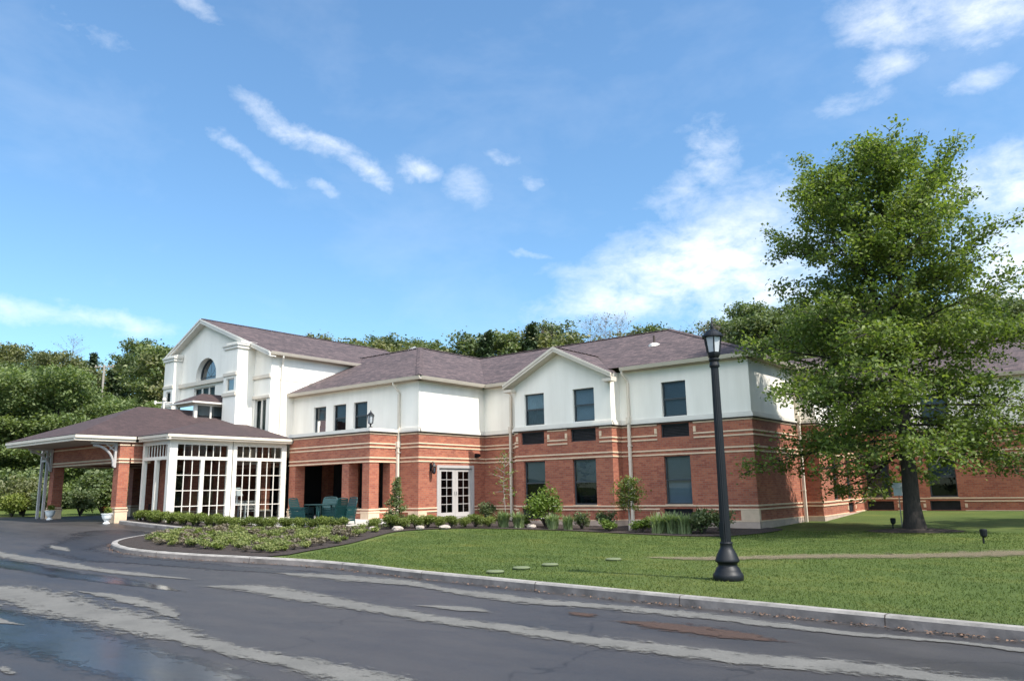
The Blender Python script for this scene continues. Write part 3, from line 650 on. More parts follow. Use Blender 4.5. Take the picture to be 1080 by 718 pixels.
# W1 brick right of the porch and W2
wall(F_W1, -.3, ZB, M['brick'], 'brick_wall', s0=7.05); found(F_W1, 7.25, F_W1.L, .40, 0, 1); bands(F_W1, 7.28, F_W1.L, 0)
mb = MB(); mb.lbox(F_W1, F_W1.L - .55, F_W1.L, -.02, .032, .468, .812); bp(mb, 'quoin_stone', M['band'])
door = (1.15, 3.25, .58, 2.6)
wall(F_W2, -.3, ZB, M['brick'], 'brick_wall', [door], .10); wall(F_W2, ZB, ZT, M['stucco'], 'stucco_wall')
found(F_W2, 0, door[0]); bands(F_W2, 0, F_W2.L, 0, gaps=(), e0=.026, zs=BANDS[:5], low=False)
bands(F_W2, 0, door[0] - .05, 0, zs=BANDS[5:], e0=.026); bands(F_W2, door[1] + .05, F_W2.L, 0, zs=BANDS[5:])
mb = MB(); mb.lbox(F_W2, -.03, .45, -.02, .032, .468, .812); bp(mb, 'quoin_stone', M['band'])
ledge(F_W2, 0, F_W2.L); eave(F_W2, 0, F_W2.L, OV - .13, -OV)
found(F_W2, door[1], F_W2.L)
# french door
mb = MB(); a, b, c, d = door
mb.lbox(F_W2, a - .10, a + .02, -.1, .03, c - .06, d + .10); mb.lbox(F_W2, b - .02, b + .10, -.1, .03, c - .06, d + .10); mb.lbox(F_W2, a + .02, b - .02, -.1, .03, d - .02, d + .10)
mb.lbox(F_W2, a + .02, b - .02, -.1, .12, c - .08, c); mid = (a + b) / 2
mb.quad(F_W2.P(a, -.5, c), F_W2.P(b, -.5, c), F_W2.P(b, -.5, d), F_W2.P(a, -.5, d), 1)
for x in (a, b): mb.quad(F_W2.P(x, -.5, c), F_W2.P(x, -.101, c), F_W2.P(x, -.101, d), F_W2.P(x, -.5, d), 1)
for z in (c, d): mb.quad(F_W2.P(a, -.5, z), F_W2.P(b, -.5, z), F_W2.P(b, -.101, z), F_W2.P(a, -.101, z), 1)
fd = bp(mb, 'french_door', [M['doorwhite'], M['dark']])
for (l, r) in ((a + .025, mid - .004), (mid + .004, b - .025)):
    lf = MB(); st = .17; z0 = c + .01; z1 = d - .03
    lf.lbox(F_W2, l, l + st, -.075, -.03, z0, z1); lf.lbox(F_W2, r - st, r, -.075, -.03, z0, z1); lf.lbox(F_W2, l + st, r - st, -.075, -.03, z1 - .13, z1); lf.lbox(F_W2, l + st, r - st, -.075, -.03, z0, z0 + .17)
    for i in range(1, 2): x = (l + r) / 2; lf.lbox(F_W2, x - .012, x + .012, -.062, -.034, z0 + .17, z1 - .13)
    for i in range(1, 5): z = z0 + .17 + (z1 - z0 - .30) * i / 5; lf.lbox(F_W2, l + st, r - st, -.0615, -.0345, z - .012, z + .012)
    hx = r - .05 if l < mid - .5 else l + .05
    lf.lbox(F_W2, hx - .015, hx + .015, -.03, .025, 1.5, 1.62)
    lo = bp(lf, 'door_leaf', M['doorwhite'], fd)
    p = MB(); p.quad(F_W2.P(l + st, -.05, z0 + .17), F_W2.P(r - st, -.05, z0 + .17), F_W2.P(r - st, -.05, z1 - .13), F_W2.P(l + st, -.05, z1 - .13)); bp(p, 'door_pane', M['glass'], fd)
# W3a recess and bay
wall(F_W3a, -.3, ZB, M['brick'], 'brick_wall'); wall(F_W3a, ZB, ZT, M['stucco'], 'stucco_wall'); bands(F_W3a, 0, F_W3a.L); ledge(F_W3a, 0, F_W3a.L); found(F_W3a, 0, F_W3a.L)
eave(F_W3a, 0, F_W3a.L - .25, -OV + .12, 0)
downspout(F_W3a, F_W3a.L - .72, 6.14, .35)
bx = lambda x: x + 20.47
bw_u = [(bx(-19.95), bx(-18.94)), (bx(-17.50), bx(-16.50))]; bw_g = [(bx(-20.03), bx(-18.96)), (bx(-17.60), bx(-16.52))]
bac_u = [(bx(-20.14), bx(-18.97), 3.47, 3.97), (bx(-17.65), bx(-16.48), 3.47, 3.97)]; bac_l = [(bx(-20.16), bx(-18.97), .45, .88)]
apex_s = bx(-18.11)
wall(F_BY, ZB, 5.93, M['stucco'], 'stucco_wall', [(a, b, 4.25, 5.55) for a, b in bw_u], gable=[(0, 0, 5.93), (F_BY.L, 0, 5.93), (F_BY.L, 0, 6.08), (apex_s, 0, 7.25), (0, 0, 6.08)])
wall(F_BY, -.3, ZB, M['brick'], 'brick_wall', [(a, b, 1.02, 2.77) for a, b in bw_g] + bac_u + bac_l)
for F in (F_BYL, F_BYR): wall(F, -.3, ZB, M['brick'], 'brick_wall'); wall(F, ZB, 6.1, M['stucco'], 'stucco_wall'); bands(F, 0, F.L); ledge(F, 0, F.L); found(F, 0, F.L)
for i, (a, b) in enumerate(bw_u): window(F_BY, a, b, 4.25, 5.55, style='blind' if i else 'curtain')
for i, (a, b) in enumerate(bw_g): window(F_BY, a, b, 1.02, 2.77, style='half')
for h in bac_u + bac_l: grille(F_BY, *h)
bands(F_BY, 0, F_BY.L, .026, gaps=bac_u + bac_l, e0=.026)
ledge(F_BY, 0, F_BY.L, 1, 1); found(F_BY, 0, F_BY.L, .40, 1, 1)
def sill(F, s0, s1, z):
    mb = MB(); mb.lbox(F, s0 - .02, s1 + .02, -.14, .034, z - .058, z - .003); bp(mb, 'window_sill', M['band'])
for a, b in bw_g: sill(F_BY, a, b, 1.022)
# W3 right part
g1w = (wz(-13.96), wz(-12.90)); u1w = (wz(-13.92), wz(-12.92)); acu = (wz(-14.02), wz(-12.87), 3.47, 3.97); acl = (wz(-14.06), wz(-12.90), .45, .86)
wall(F_W3, -.4, ZB, M['brick'], 'brick_wall', [(g1w[0], g1w[1], 1.02, 2.77), acu, acl]); wall(F_W3, ZB, ZT, M['stucco'], 'stucco_wall', [(u1w[0], u1w[1], 4.24, 5.55)])
window(F_W3, *g1w, 1.02, 2.77, style='blind'); window(F_W3, *u1w, 4.24, 5.55, style='blind'); grille(F_W3, *acu); grille(F_W3, *acl); sill(F_W3, *g1w, 1.022)
bands(F_W3, 0, F_W3.L, 0, gaps=[acu, acl]); ledge(F_W3, 0, F_W3.L, 0, 1); found(F_W3, 0, F_W3.L, .40, 0, 1)
eave(F_W3, .25, F_W3.L, 0, OV); downspout(F_W3, .42, 6.14, .3)
mb = MB(); mb.lbox(F_W3, F_W3.L - .62, F_W3.L, -.02, .032, .468, .812); bp(mb, 'quoin_stone', M['band'])
# W4, jog, wing
wall(F_W4, -.4, ZB, M['brick'], 'brick_wall'); wall(F_W4, ZB, ZT, M['stucco'], 'stucco_wall'); bands(F_W4, 0, F_W4.L, 0, e0=.026); ledge(F_W4, 0, F_W4.L); found(F_W4, 0, F_W4.L)
mb = MB(); mb.lbox(F_W4, -.03, .12, -.02, .032, .468, .812); bp(mb, 'quoin_stone', M['band'])
eave(F_W4, 0, F_W4.L, OV - .13, -OV); downspout(F_W4, F_W4.L - .45, 6.14, .2)
wall(F_JG, -.4, ZB, M['brick'], 'brick_wall'); wall(F_JG, ZB, ZT, M['stucco'], 'stucco_wall'); bands(F_JG, 0, F_JG.L); ledge(F_JG, 0, F_JG.L, 0, 1); found(F_JG, 0, F_JG.L, .4, 0, 1); eave(F_JG, 0, F_JG.L, 0, OV)
def win5(y): return (y - 31.5) / 8.0 * F_W5.L
w5 = [(win5(33.5), win5(34.5)), (win5(36.0), win5(37.0))]; ac5 = [(win5(36.0), win5(37.1), .45, .86)]
wall(F_W5, -.4, ZB, M['brick'], 'brick_wall', [(a, b, 1.02, 2.77) for a, b in w5] + ac5); wall(F_W5, ZB, ZT, M['stucco'], 'stucco_wall', [(a, b, 4.24, 5.55) for a, b in w5])
for a, b in w5: window(F_W5, a, b, 1.02, 2.77, style='half'); window(F_W5, a, b, 4.24, 5.55, style='blind'); sill(F_W5, a, b, 1.022)
for h in ac5: grille(F_W5, *h)
bands(F_W5, 0, F_W5.L, 0, gaps=ac5, e0=.026); ledge(F_W5, 0, F_W5.L); found(F_W5, 0, F_W5.L); eave(F_W5, 0, F_W5.L, OV - .13, -OV)
w6x = lambda x: x + 10.4
w6 = [(w6x(-10.25), w6x(-9.2)), (w6x(-7.6), w6x(-6.5)), (w6x(-2.6), w6x(-1.5)), (w6x(1.2), w6x(2.3)), (w6x(4.6), w6x(5.7))]; ac6 = [(a - .05, b + .05, .45, .86) for a, b in w6]
wall(F_W6, -.4, ZB, M['brick'], 'brick_wall', [(a, b, 1.02, 2.77) for a, b in w6] + ac6); wall(F_W6, ZB, ZT, M['stucco'], 'stucco_wall', [(a, b, 4.24, 5.55) for a, b in w6])
for i, (a, b) in enumerate(w6): window(F_W6, a, b, 1.02, 2.77, style='half' if i % 2 else 'blind'); window(F_W6, a, b, 4.24, 5.55, style='blind'); sill(F_W6, a, b, 1.022)
for h in ac6: grille(F_W6, *h)
bands(F_W6, 0, F_W6.L, 0, gaps=ac6); ledge(F_W6, 0, F_W6.L); found(F_W6, 0, F_W6.L); eave(F_W6, 0, F_W6.L, -OV, OV)
# main roofs
ZE = 6.26; Q = (-28.12, 27.85, 8.84); V0 = (-22.37, 26.2, ZE); R0 = (-28.12, 32.51, 8.84); H1 = (-16.38, 32.51, 8.84)
roof([[(-33.5, 22.1, ZE), (-22.37, 22.1, ZE), Q, (-33.5, 27.85, 8.84)]], 'shingle')
roof([[(-22.37, 22.1, ZE), V0, R0, Q]], 'shingle')
roof([[V0, (-10.07, 26.2, ZE), H1, R0]], 'shingle')
roof([[(-10.07, 26.2, ZE), (-10.07, 31.1, ZE), (-10.07, 46, ZE), (-16.38, 46, 8.84), H1], [(-9.43, 31.1, ZE), (-9.95, 39.3, ZE), (-10.6, 39.3, ZE + .27), (-10.6, 31.1, ZE + .48)]], 'shingle')
roof([[R0, H1, (-16.38, 38.8, ZE), (-28.12, 38.8, ZE)], [Q, R0, (-33.5, 32.51, 7.4)], [Q, (-33.5, 32.51, 7.4), (-33.5, 27.85, 8.84)]], 'shingle')
roof([[(-16.4, 39.1, ZE - .03), (12.4, 39.1, ZE - .03), (12.4, 45.4, 8.8), (-16.4, 45.4, 8.8)], [(12.4, 45.4, 8.8), (12.4, 51.7, ZE), (-16.4, 51.7, ZE), (-16.4, 45.4, 8.8)]], 'shingle')
caps([((-22.37, 22.1, ZE), Q), (Q, R0), (R0, H1), ((-10.07, 26.2, ZE), H1), (Q, (-33, 27.85, 8.84)), ((-10.0, 45.4, 8.8), (12.4, 45.4, 8.8))])
mb = MB()   # metal valley
for a, b in ((V0, R0),):
    a = Vector(a); b = Vector(b); mb.add([a + Vector((-.07, 0, .012)), a + Vector((.0, .09, .012)), b + Vector((.0, .09, .012)), b + Vector((-.07, 0, .012))], [(0, 1, 2, 3)])
bp(mb, 'valley_flashing', M['flashshade'])
# bay gable roof
az, ay = 7.31, 25.5; xl, xr, xm = -20.78, -15.44, -18.11; zl = az - .5 * (xm - xl)
def yv(z): return 26.2 + (z - ZE + .03) / .41
roof([[(xm, ay, az), (xl, ay, zl), (xl, yv(zl) + .1, zl), (xm, yv(az), az)], [(xm, ay, az), (xm, yv(az), az), (xr, yv(zl) + .1, zl), (xr, ay, zl)]], 'shingle', 'gable_roof')
mb = MB()
for x, sg in ((xl, 1), (xr, -1)):
    for (y0, y1, h0, h1) in ((ay - .03, ay + .03, .0, .17), (ay - .06, ay - .031, -.012, .07)):
        mb.hexa([(x, y0, zl - h1 - .0), (xm, y0, az - h1 - .03), (xm, y1, az - h1 - .03), (x, y1, zl - h1), (x, y0, zl - h0), (xm, y0, az - h0), (xm, y1, az - h0), (x, y1, zl - h0)])
    mb.hexa([(x, ay + .031, zl - .19), (xm, ay + .031, az - .21), (xm, 25.9, az - .21), (x, 25.9, zl - .19), (x, ay + .031, zl - .15), (xm, ay + .031, az - .17), (xm, 25.9, az - .17), (x, 25.9, zl - .15)])
    mb.box(min(x, x + sg * .42), max(x, x + sg * .42), ay, 25.88, zl - .30, zl - .192)
bp(mb, 'rake_board', M['trim'])
caps([((xm, ay, az), (xm, yv(az), az))]); caps([((xr, yv(zl) + .1, zl - .02), (xm, yv(az), az))], 'flashshade', 'valley_flashing')
mb = MB()   # little plumbing vent on the roof
mb.lathe([(.05, -.1), (.05, .34), (.03, .34)], (-15.65, 29.5, 7.68), 10); mb.lathe([(.26, -.12), (.24, .0), (.10, .06)], (-15.65, 29.5, 7.64), 12, 1); bp(mb, 'roof_vent', [M['flashshade'], M['whitetrim']])

# ------------------------------------------------------------------ porch under the first-floor ledge
PY, PX = 20.95, -23.95
pr = MB(); FP = Fr((-29.2, PY), (PX, PY)); FS = Fr((PX, PY), (PX, 22.5))
pr.quad(FP.P(0, 0, 2.80), FP.P(FP.L, 0, 2.80), FP.P(FP.L, 0, 4.0), FP.P(0, 0, 4.0)); pr.quad(FS.P(0, 0, 2.80), FS.P(FS.L, 0, 2.80), FS.P(FS.L, 0, 4.0), FS.P(0, 0, 4.0))
pr.quad((-29.2, PY + .4, 2.80), (PX - .4, PY + .4, 2.80), (PX, PY, 2.8), (-29.2, PY, 2.80))
pr.quad((-29.2, PY + .4, 2.80), (PX - .4, PY + .4, 2.80), (PX - .4, PY + .4, 3.3), (-29.2, PY + .4, 3.3))
porch = bp(pr, 'porch', M['brick'])
q = MB(); q.box(-29.3, PX - .02, PY + .02, 24.4, 3.3, 3.34); q.box(-31.2, PX - .03, PY + .03, 22.48, 3.97, 4.02); bp(q, 'porch_ceiling', M['soffit'], porch)
for F, s0, s1, e0, e1 in ((FP, 0, FP.L, 0, 0), (FS, 0, FS.L, .026, 0)):
    q = MB()
    for i, (a, b) in enumerate(BANDS[:5]): q.lbox(F, s0 - e0, s1 + e1, -.03, .026 + .0007 * i, a, b)
    bp(q, 'stone_banding', M['band'], porch)
q = MB(); q.lbox(FP, 0, FP.L + .09, -.4, .09, 4.035, 4.17); q.lbox(FS, .001, FS.L, -.4, .088, 4.036, 4.168); bp(q, 'porch_coping', M['whitetrim'], porch)
q = MB(); q.lbox(FP, 0, FP.L + .06, -.2, .06, 3.987, 4.033); q.lbox(FS, .001, FS.L, -.2, .058, 3.988, 4.032); bp(q, 'shade_strip', M['flashshade'], porch)  # dark strip painting in the shadow line under the coping
def pillar(x0, x1, y0, y1, parent, zt=2.80, zs=.50, mb_brick='brick', z0=None):
    q = MB(); q.box(x0, x1, y0, y1, zs + .5, zt); o = bp(q, 'pillar', M[mb_brick], parent)
    q = MB(); q.box(x0 - .03, x1 + .03, y0 - .03, y1 + .03, z0 if z0 is not None else 0, zs + .34); q.box(x0 - .05, x1 + .05, y0 - .05, y1 + .05, zs + .341, zs + .40); q.box(x0 - .028, x1 + .028, y0 - .028, y1 + .028, zs + .44, zs + .499); q.box(x0 - .004, x1 + .004, y0 - .004, y1 + .004, zs + .40, zs + .441, 1)
    return bp(q, 'pillar_base', [M['band'], M['brick']], parent)
for (x0, x1, y0, y1) in ((PX - .42, PX - .002, PY + .002, PY + .5), (-25.62, -25.2, PY + .002, PY + .5), (-29.18, -28.75, PY + .002, PY + .5), (PX - .42, PX - .002, 22.05, 22.49)): pillar(x0, x1, y0, y1, porch)
for x in (-30.9, -29.0, -27.6, -26.2, -24.6): pillar(x, x + .45, 24.05, 24.4, porch, 3.3)
def halfwall(F, s0, s1):
    q = MB(); q.lbox(F, s0, s1, -.32, -.08, -.2, .94); o = bp(q, 'half_wall', M['brick'], porch)
    q = MB(); q.lbox(F, s0, s1, -.34, -.05, .945, 1.0); q.lbox(F, s0, s1, -.33, -.058, .815, .87); q.lbox(F, s0, s1, -.33, -.058, .42, .465); bp(q, 'stone_banding', M['band'], porch)
halfwall(FP, -25.2 + 29.2, PX - .42 + 29.2); halfwall(FS, .5, 1.1)
q = MB(); q.quad((-31.2, 24.4, .3), (-22.9, 24.4, .3), (-22.9, 24.4, 3.3), (-31.2, 24.4, 3.3)); q.quad((-22.9, 24.4, .3), (-22.9, 22.5, .3), (-22.9, 22.5, 3.3), (-22.9, 24.4, 3.3)); q.quad((-24.0, 22.52, .3), (-22.9, 22.52, .3), (-22.9, 22.52, 3.3), (-24.0, 22.52, 3.3)); bp(q, 'porch_glazing_shade', M['dark'], porch)
downspout(F_W1, -24.0 + 31.2 + .12, 6.14, .75, off=.05, brk=3.55)

# ------------------------------------------------------------------ lobby block with its gable
LX, GY = -31.2, 21.2; LL = -40.2; AX, AZ = -37.1, 10.52
F_LS = Fr((LX, GY), (LX, 33.5)); F_LF = Fr((LL, GY), (LX, GY))
wall(F_LS, 3.0, 8.0, M['stucco'], 'stucco_wall')
mb = MB(); mb.lbox(F_LS, 0, F_LS.L, -.02, .012, 6.88, 6.92); bp(mb, 'stucco_reveal', M['trim'])
# gable front with the arched opening cut out
def lf(x): return x - LL
zr = lambda x: AZ - .40 * (x - AX) if x > AX else AZ - .475 * (AX - x)
bm = bmesh.new(); arc_c = -36.88; arc_r = .95; arc_z = 7.42
outer = [(LL, 3.0), (LX, 3.0), (LX, zr(LX) - .12), (AX, AZ - .1), (LL, zr(LL) - .12)]
inner = [(arc_c + arc_r, arc_z)] + [(arc_c + arc_r * math.cos(math.pi * i / 20), arc_z + .18 + arc_r * math.sin(math.pi * i / 20)) for i in range(21)] + [(arc_c - arc_r, arc_z)]
winL = [(-37.95, -35.95, 6.42, 7.06), (-32.42, -31.50, 4.15, 6.02)]
def loop(pts): vs = [bm.verts.new((x, GY, z)) for x, z in pts]; return [bm.edges.new((vs[i], vs[(i + 1) % len(vs)])) for i in range(len(vs))]
es = loop(outer) + loop(inner)
for a, b, c, d in winL: es += loop([(a, c), (b, c), (b, d), (a, d)])
bmesh.ops.triangle_fill(bm, edges=es, use_beauty=True, use_dissolve=False)
gm = MB(); vid = {v: i for i, v in enumerate(bm.verts)}; gm.add([v.co[:] for v in bm.verts], [tuple(vid[v] for v in f.verts) for f in bm.faces]); bm.free()
dp = .32
for i in range(len(inner)):
    (x0, z0), (x1, z1) = inner[i], inner[(i + 1) % len(inner)]; gm.quad((x0, GY, z0), (x1, GY, z1), (x1, GY + dp, z1), (x0, GY + dp, z0))
for a, b, c, d in winL:
    for (x0, z0, x1, z1) in ((a, c, a, d), (b, c, b, d), (a, c, b, c), (a, d, b, d)): gm.quad((x0, GY, z0), (x1, GY, z1), (x1, GY + .16, z1), (x0, GY + .16, z0))
bp(gm, 'gable_wall', M['stucco'])
# arched window
aw = MB(); k = 20; pts = inner
for i in range(1, len(pts) - 2):
    (x0, z0), (x1, z1) = pts[i], pts[i + 1]; c = (arc_c, arc_z + .18); s = .91
    a0 = (c[0] + (x0 - c[0]) * s, c[1] + (z0 - c[1]) * s); a1 = (c[0] + (x1 - c[0]) * s, c[1] + (z1 - c[1]) * s)
    aw.hexa([(x0, GY + dp - .06, z0), (x1, GY + dp - .06, z1), (x1, GY + dp, z1), (x0, GY + dp, z0), (a0[0], GY + dp - .06, a0[1]), (a1[0], GY + dp - .06, a1[1]), (a1[0], GY + dp, a1[1]), (a0[0], GY + dp, a0[1])])
for th in (45, 90, 135): aw.tube([(arc_c, GY + dp - .02, arc_z + .18), (arc_c + .9 * math.cos(rad(th)), GY + dp - .02, arc_z + .18 + .9 * math.sin(rad(th)))], .018, 6)
aw.box(arc_c - arc_r, arc_c + arc_r, GY + dp - .061, GY + dp, arc_z, arc_z + .08); aw.box(arc_c - arc_r, arc_c + arc_r, GY + dp - .05, GY + dp - .004, arc_z + .155, arc_z + .205)
aw.quad((arc_c - 2.0, GY + dp + .3, 6.9), (arc_c + 2.0, GY + dp + .3, 6.9), (arc_c + 2.0, GY + dp + .3, 9.0), (arc_c - 2.0, GY + dp + .3, 9.0), 1)
awo = bp(aw, 'arched_window', [M['winframe'], M['dark']])
p = MB(); p.poly([(x, GY + dp - .03, z) for x, z in inner]); bp(p, 'pane', M['lowglass'], awo)
def lobby_win(x0, x1, z0, z1, y, n, d=.10, mat='whitetrim', F=None):
    q = MB(); fw = .05
    q.box(x0, x0 + fw, y + d - .05, y + d, z0, z1); q.box(x1 - fw, x1, y + d - .05, y + d, z0, z1); q.box(x0 + fw, x1 - fw, y + d - .05, y + d, z1 - fw, z1); q.box(x0 + fw, x1 - fw, y + d - .05, y + d, z0, z0 + fw)
    for i in range(1, n): x = x0 + (x1 - x0) * i / n; q.box(x - .06, x + .06, y + d - .055, y + d, z0 + fw, z1 - fw)
    q.quad((x0 - .17, y + d + .12, z0 - .2), (x1 + .17, y + d + .12, z0 - .2), (x1 + .17, y + d + .12, z1 + .2), (x0 - .17, y + d + .12, z1 + .2), 1)
    o = bp(q, 'lobby_window', [M[mat], M['curtain']])
    p = MB(); p.quad((x0, y + d - .02, z0), (x1, y + d - .02, z0), (x1, y + d - .02, z1), (x0, y + d - .02, z1)); bp(p, 'pane', M['lowglass'], o)
lobby_win(-37.95, -35.95, 6.42, 7.06, GY, 3, .14); lobby_win(-32.42, -31.50, 4.15, 6.02, GY, 2, .14)
# corner pylons with stepped caps
def pylon(x0, x1, y0, ztop, wx0, wx1):
    q = MB(); F = Fr((x0, y0), (x1, y0)); o = wall(F, 3.0, ztop, M['stucco'], 'pylon', [(wx0 - x0, wx1 - x0, 6.42, 7.02)])
    q = MB(); q.quad((x1, y0, 3.0), (x1, GY, 3.0), (x1, GY, ztop), (x1, y0, ztop)); q.quad((x0, y0, 3.0), (x0, GY, 3.0), (x0, GY, ztop), (x0, y0, ztop)); bp(q, 'pylon_side', M['stucco'], o)
    q = MB(); q.box(x0 - .07, x1 + .07, y0 - .07, GY + .1, ztop, ztop + .14); q.box(x0 - .12, x1 + .12, y0 - .12, GY + .1, ztop + .141, ztop + .22); q.box(x0 - .02, x1 + .14, y0 + .05, GY + .0, ztop + .221, ztop + .34); bp(q, 'pylon_cap', M['whitetrim'], o)
    lobby_win(wx0, wx1, 6.42, 7.02, y0, 1, .10)
    return o
pylon(-33.66, -32.56, 20.27, 8.42, -33.42, -32.76); pylon(-40.22, -39.25, 20.75, 8.62, -39.95, -39.45)
mb = MB()
for (x0, x1, y, z, h, d) in ((-39.25, -33.66, GY, 7.18, .20, .14), (-33.66, -32.56, 20.27, 7.14, .14, .06), (-40.22, -39.25, 20.75, 7.18, .14, .06), (-32.56, LX, GY, 6.98, .16, .08), (-32.56, LX, GY, 6.04, .12, .07), (-33.66, -32.56, 20.27, 6.18, .16, .07), (-39.25, -33.66, GY, 6.24, .14, .08), (-40.22, -39.25, 20.75, 6.2, .14, .06)):
    mb.box(x0, x1, y - d, y + .02, z, z + h)
bp(mb, 'string_course', M['trim'])
# lobby roof and rakes
RY = 20.88; ze = 8.12
roof([[(-30.82, RY, ze), (-30.82, 33.7, ze), (AX, 33.7, AZ + .06), (AX, RY, AZ + .06)], [(AX, RY, AZ + .06), (AX, 33.7, AZ + .06), (-40.5, 33.7, 8.92), (-40.5, RY, 8.92)]], 'shingle')
wall(Fr((LX, 33.5), (LL, 33.5)), 3, 8, M['stucco'], 'stucco_wall', gable=[(0, 0, 8), (9, 0, 8), (9, 0, 9.0), (3.1, 0, 10.5), (0, 0, 8.1)])
wall(Fr((LL, 33.5), (LL, GY)), -.3, 9.0, M['stucco'], 'stucco_wall')
mb = MB()
for x, z in ((-30.86, ze + .0), (-40.5, 8.92)):
    for (y0, y1, a, b) in ((RY - .04, RY + .03, .01, .22), (RY - .08, RY - .041, -.01, .09)):
        mb.hexa([(x, y0, z - b), (AX, y0, AZ + .05 - b), (AX, y1, AZ + .05 - b), (x, y1, z - b), (x, y0, z - a), (AX, y0, AZ + .05 - a), (AX, y1, AZ + .05 - a), (x, y1, z - a)])
    mb.hexa([(x, RY + .031, z - .22), (AX, RY + .031, AZ - .17), (AX, GY - .002, AZ - .17), (x, GY - .002, z - .22), (x, RY + .031, z - .18), (AX, RY + .031, AZ - .13), (AX, GY - .002, AZ - .13), (x, GY - .002, z - .18)])
bp(mb, 'rake_board', M['whitetrim'])
eave(F_LS, 0, F_LS.L, .3, 0, z=8.14); caps([((AX, RY, AZ + .06), (AX, 33.7, AZ + .06))])
downspout(F_LS, .55, 8.05, 4.1, brk=3.9, mat='whitetrim')
# ground floor of the lobby under the canopy
wall(F_LF, -.3, 3.0, M['brick'], 'brick_wall', [(2.6, 5.2, .6, 2.9)], .15)
q = MB(); q.quad(F_LF.P(2.6, -.15, .6), F_LF.P(5.2, -.15, .6), F_LF.P(5.2, -.15, 2.9), F_LF.P(2.6, -.15, 2.9)); q.lbox(F_LF, 3.86, 3.94, -.14, -.08, .6, 2.9, 1); q.lbox(F_LF, 2.6, 2.68, -.14, -.08, .6, 2.9, 1); q.lbox(F_LF, 5.12, 5.2, -.14, -.08, .6, 2.9, 1); bp(q, 'entrance_door', [M['dark'], M['whitetrim']])

# ------------------------------------------------------------------ sunroom
SX, SY0, SY1 = -29.24, 15.5, 20.82; SZ0 = .50
sr = MB(); F_SF = Fr((SX, SY0), (SX, SY1)); F_SL = Fr((-31.35, SY0), (SX, SY0))
T1, T0, SILL = 3.60, 3.14, .62
def post(F, s0, s1, z0=.35, z1=3.78, n0=-.14, n1=.0): sr.lbox(F, s0, s1, n0, n1, z0, z1)
post(F_SF, .0, .32); post(F_SF, F_SF.L - .24, F_SF.L)
mids = F_SF.L / 2 + .05
post(F_SF, mids - .22, mids - .02, n1=-.004); post(F_SF, mids + .02, mids + .2, n1=-.004)
for a, b in ((.32, mids - .22), (mids + .2, F_SF.L - .24)):
    sr.lbox(F_SF, a, b, -.13, -.006, T1, 3.779); sr.lbox(F_SF, a, b, -.13, -.006, T0 - .13, T0); sr.lbox(F_SF, a, b, -.13, .02, .35, SILL)
    c = (a + b) / 2; sr.lbox(F_SF, c - .075, c + .075, -.12, -.008, SILL, T0 - .13)
post(F_SL, F_SL.L - .2, F_SL.L - .002, n0=-.30, n1=.002); post(F_SL, 0, .14); post(F_SL, 1.0, 1.14, z1=T0)
sr.lbox(F_SL, .14, F_SL.L - .2, -.13, -.006, T1, 3.779); sr.lbox(F_SL, .14, F_SL.L - .2, -.13, -.006, T0 - .13, T0); 
sun_room = bp(sr, 'sunroom', M['whitetrim'])
q = MB()
def muntins(F, a, b, z0, z1, nc, nr, d=-.075):
    for i in range(1, nc): x = a + (b - a) * i / nc; q.lbox(F, x - .014, x + .014, d - .015, d + .015, z0, z1)
    for i in range(1, nr): z = z0 + (z1 - z0) * i / nr; q.lbox(F, a, b, d - .0145, d + .0155, z - .014, z + .014)
bays = []
for a, b in ((.32, mids - .22), (mids + .2, F_SF.L - .24)):
    c = (a + b) / 2; muntins(F_SF, a, b, T0, T1, 7, 1); bays.append((F_SF, a, b, T0, T1))
    for l, r in ((a, c - .075), (c + .075, b)): muntins(F_SF, l, r, SILL, T0 - .13, 3, 4); bays.append((F_SF, l, r, SILL, T0 - .13))
muntins(F_SL, .14, F_SL.L - .2, T0, T1, 8, 1)
bp(q, 'glazing_bars', M['whitetrim'], sun_room)
for F, a, b, c, d in bays:
    q = MB(); q.quad(F.P(a, -.09, c), F.P(b, -.09, c), F.P(b, -.09, d), F.P(a, -.09, d)); bp(q, 'pane', M['clearglass'], sun_room)
q = MB()   # eaves of the sunroom: two stepped bands
def twoband(F, s0, s1, n, z=3.97, e1=0, e0=0):
    q.lbox(F, s0 - e0, s1 + e1, n - .12, n, z - .11, z); q.lbox(F, s0 - e0 * .8, s1 + e1 * .8, n - .14, n - .055, z - .21, z - .111)
twoband(F_SF, -.24, SY1 + .12 - SY0, .28); twoband(F_SL, .0, F_SL.L + .26, .25)
bp(q, 'sunroom_fascia', M['trim'], sun_room)
q = MB(); q.box(-31.35, SX + .25, SY0 - .2, 21.15, 3.78, 3.80); q.box(-31.35, SX - .13, SY0 + .1, 21.15, .47, .50, 1); q.box(-34.0, -31.4, 15.6, 21.15, 3.70, 3.72); bp(q, 'sunroom_ceiling', [M['soffit'], M['patio']], sun_room)
q = MB(); q.poly([(-28.95, 15.22, 3.985), (-28.95, 20.95, 3.985), (-34.4, 20.95, 5.265), (-34.4, 20.67, 5.265)]); q.poly([(-28.95, 15.22, 3.985), (-34.4, 20.67, 5.265), (-34.4, 15.22, 3.985)])
q.poly([(-28.95, 20.95, 3.985), (-28.95, 20.95, 3.80), (-31.2, 20.95, 3.8), (-31.2, 20.95, 4.51)]); bp(q, 'sunroom_roof', M['shingle2'], sun_room)
for (x, y) in ((-31.9, 16.55), (-31.9, 17.6), (-30.5, 20.2), (-31.9, 19.0)): pillar(x, x + .42, y, y + .42, sun_room, 3.7)
wall(Fr((-33.5, 16.6), (-33.5, 21.15)), -.2, 3.7, M['brick'], 'inner_brick_wall', [(1.4, 2.9, .5, 2.7)], .3, parent=sun_room)
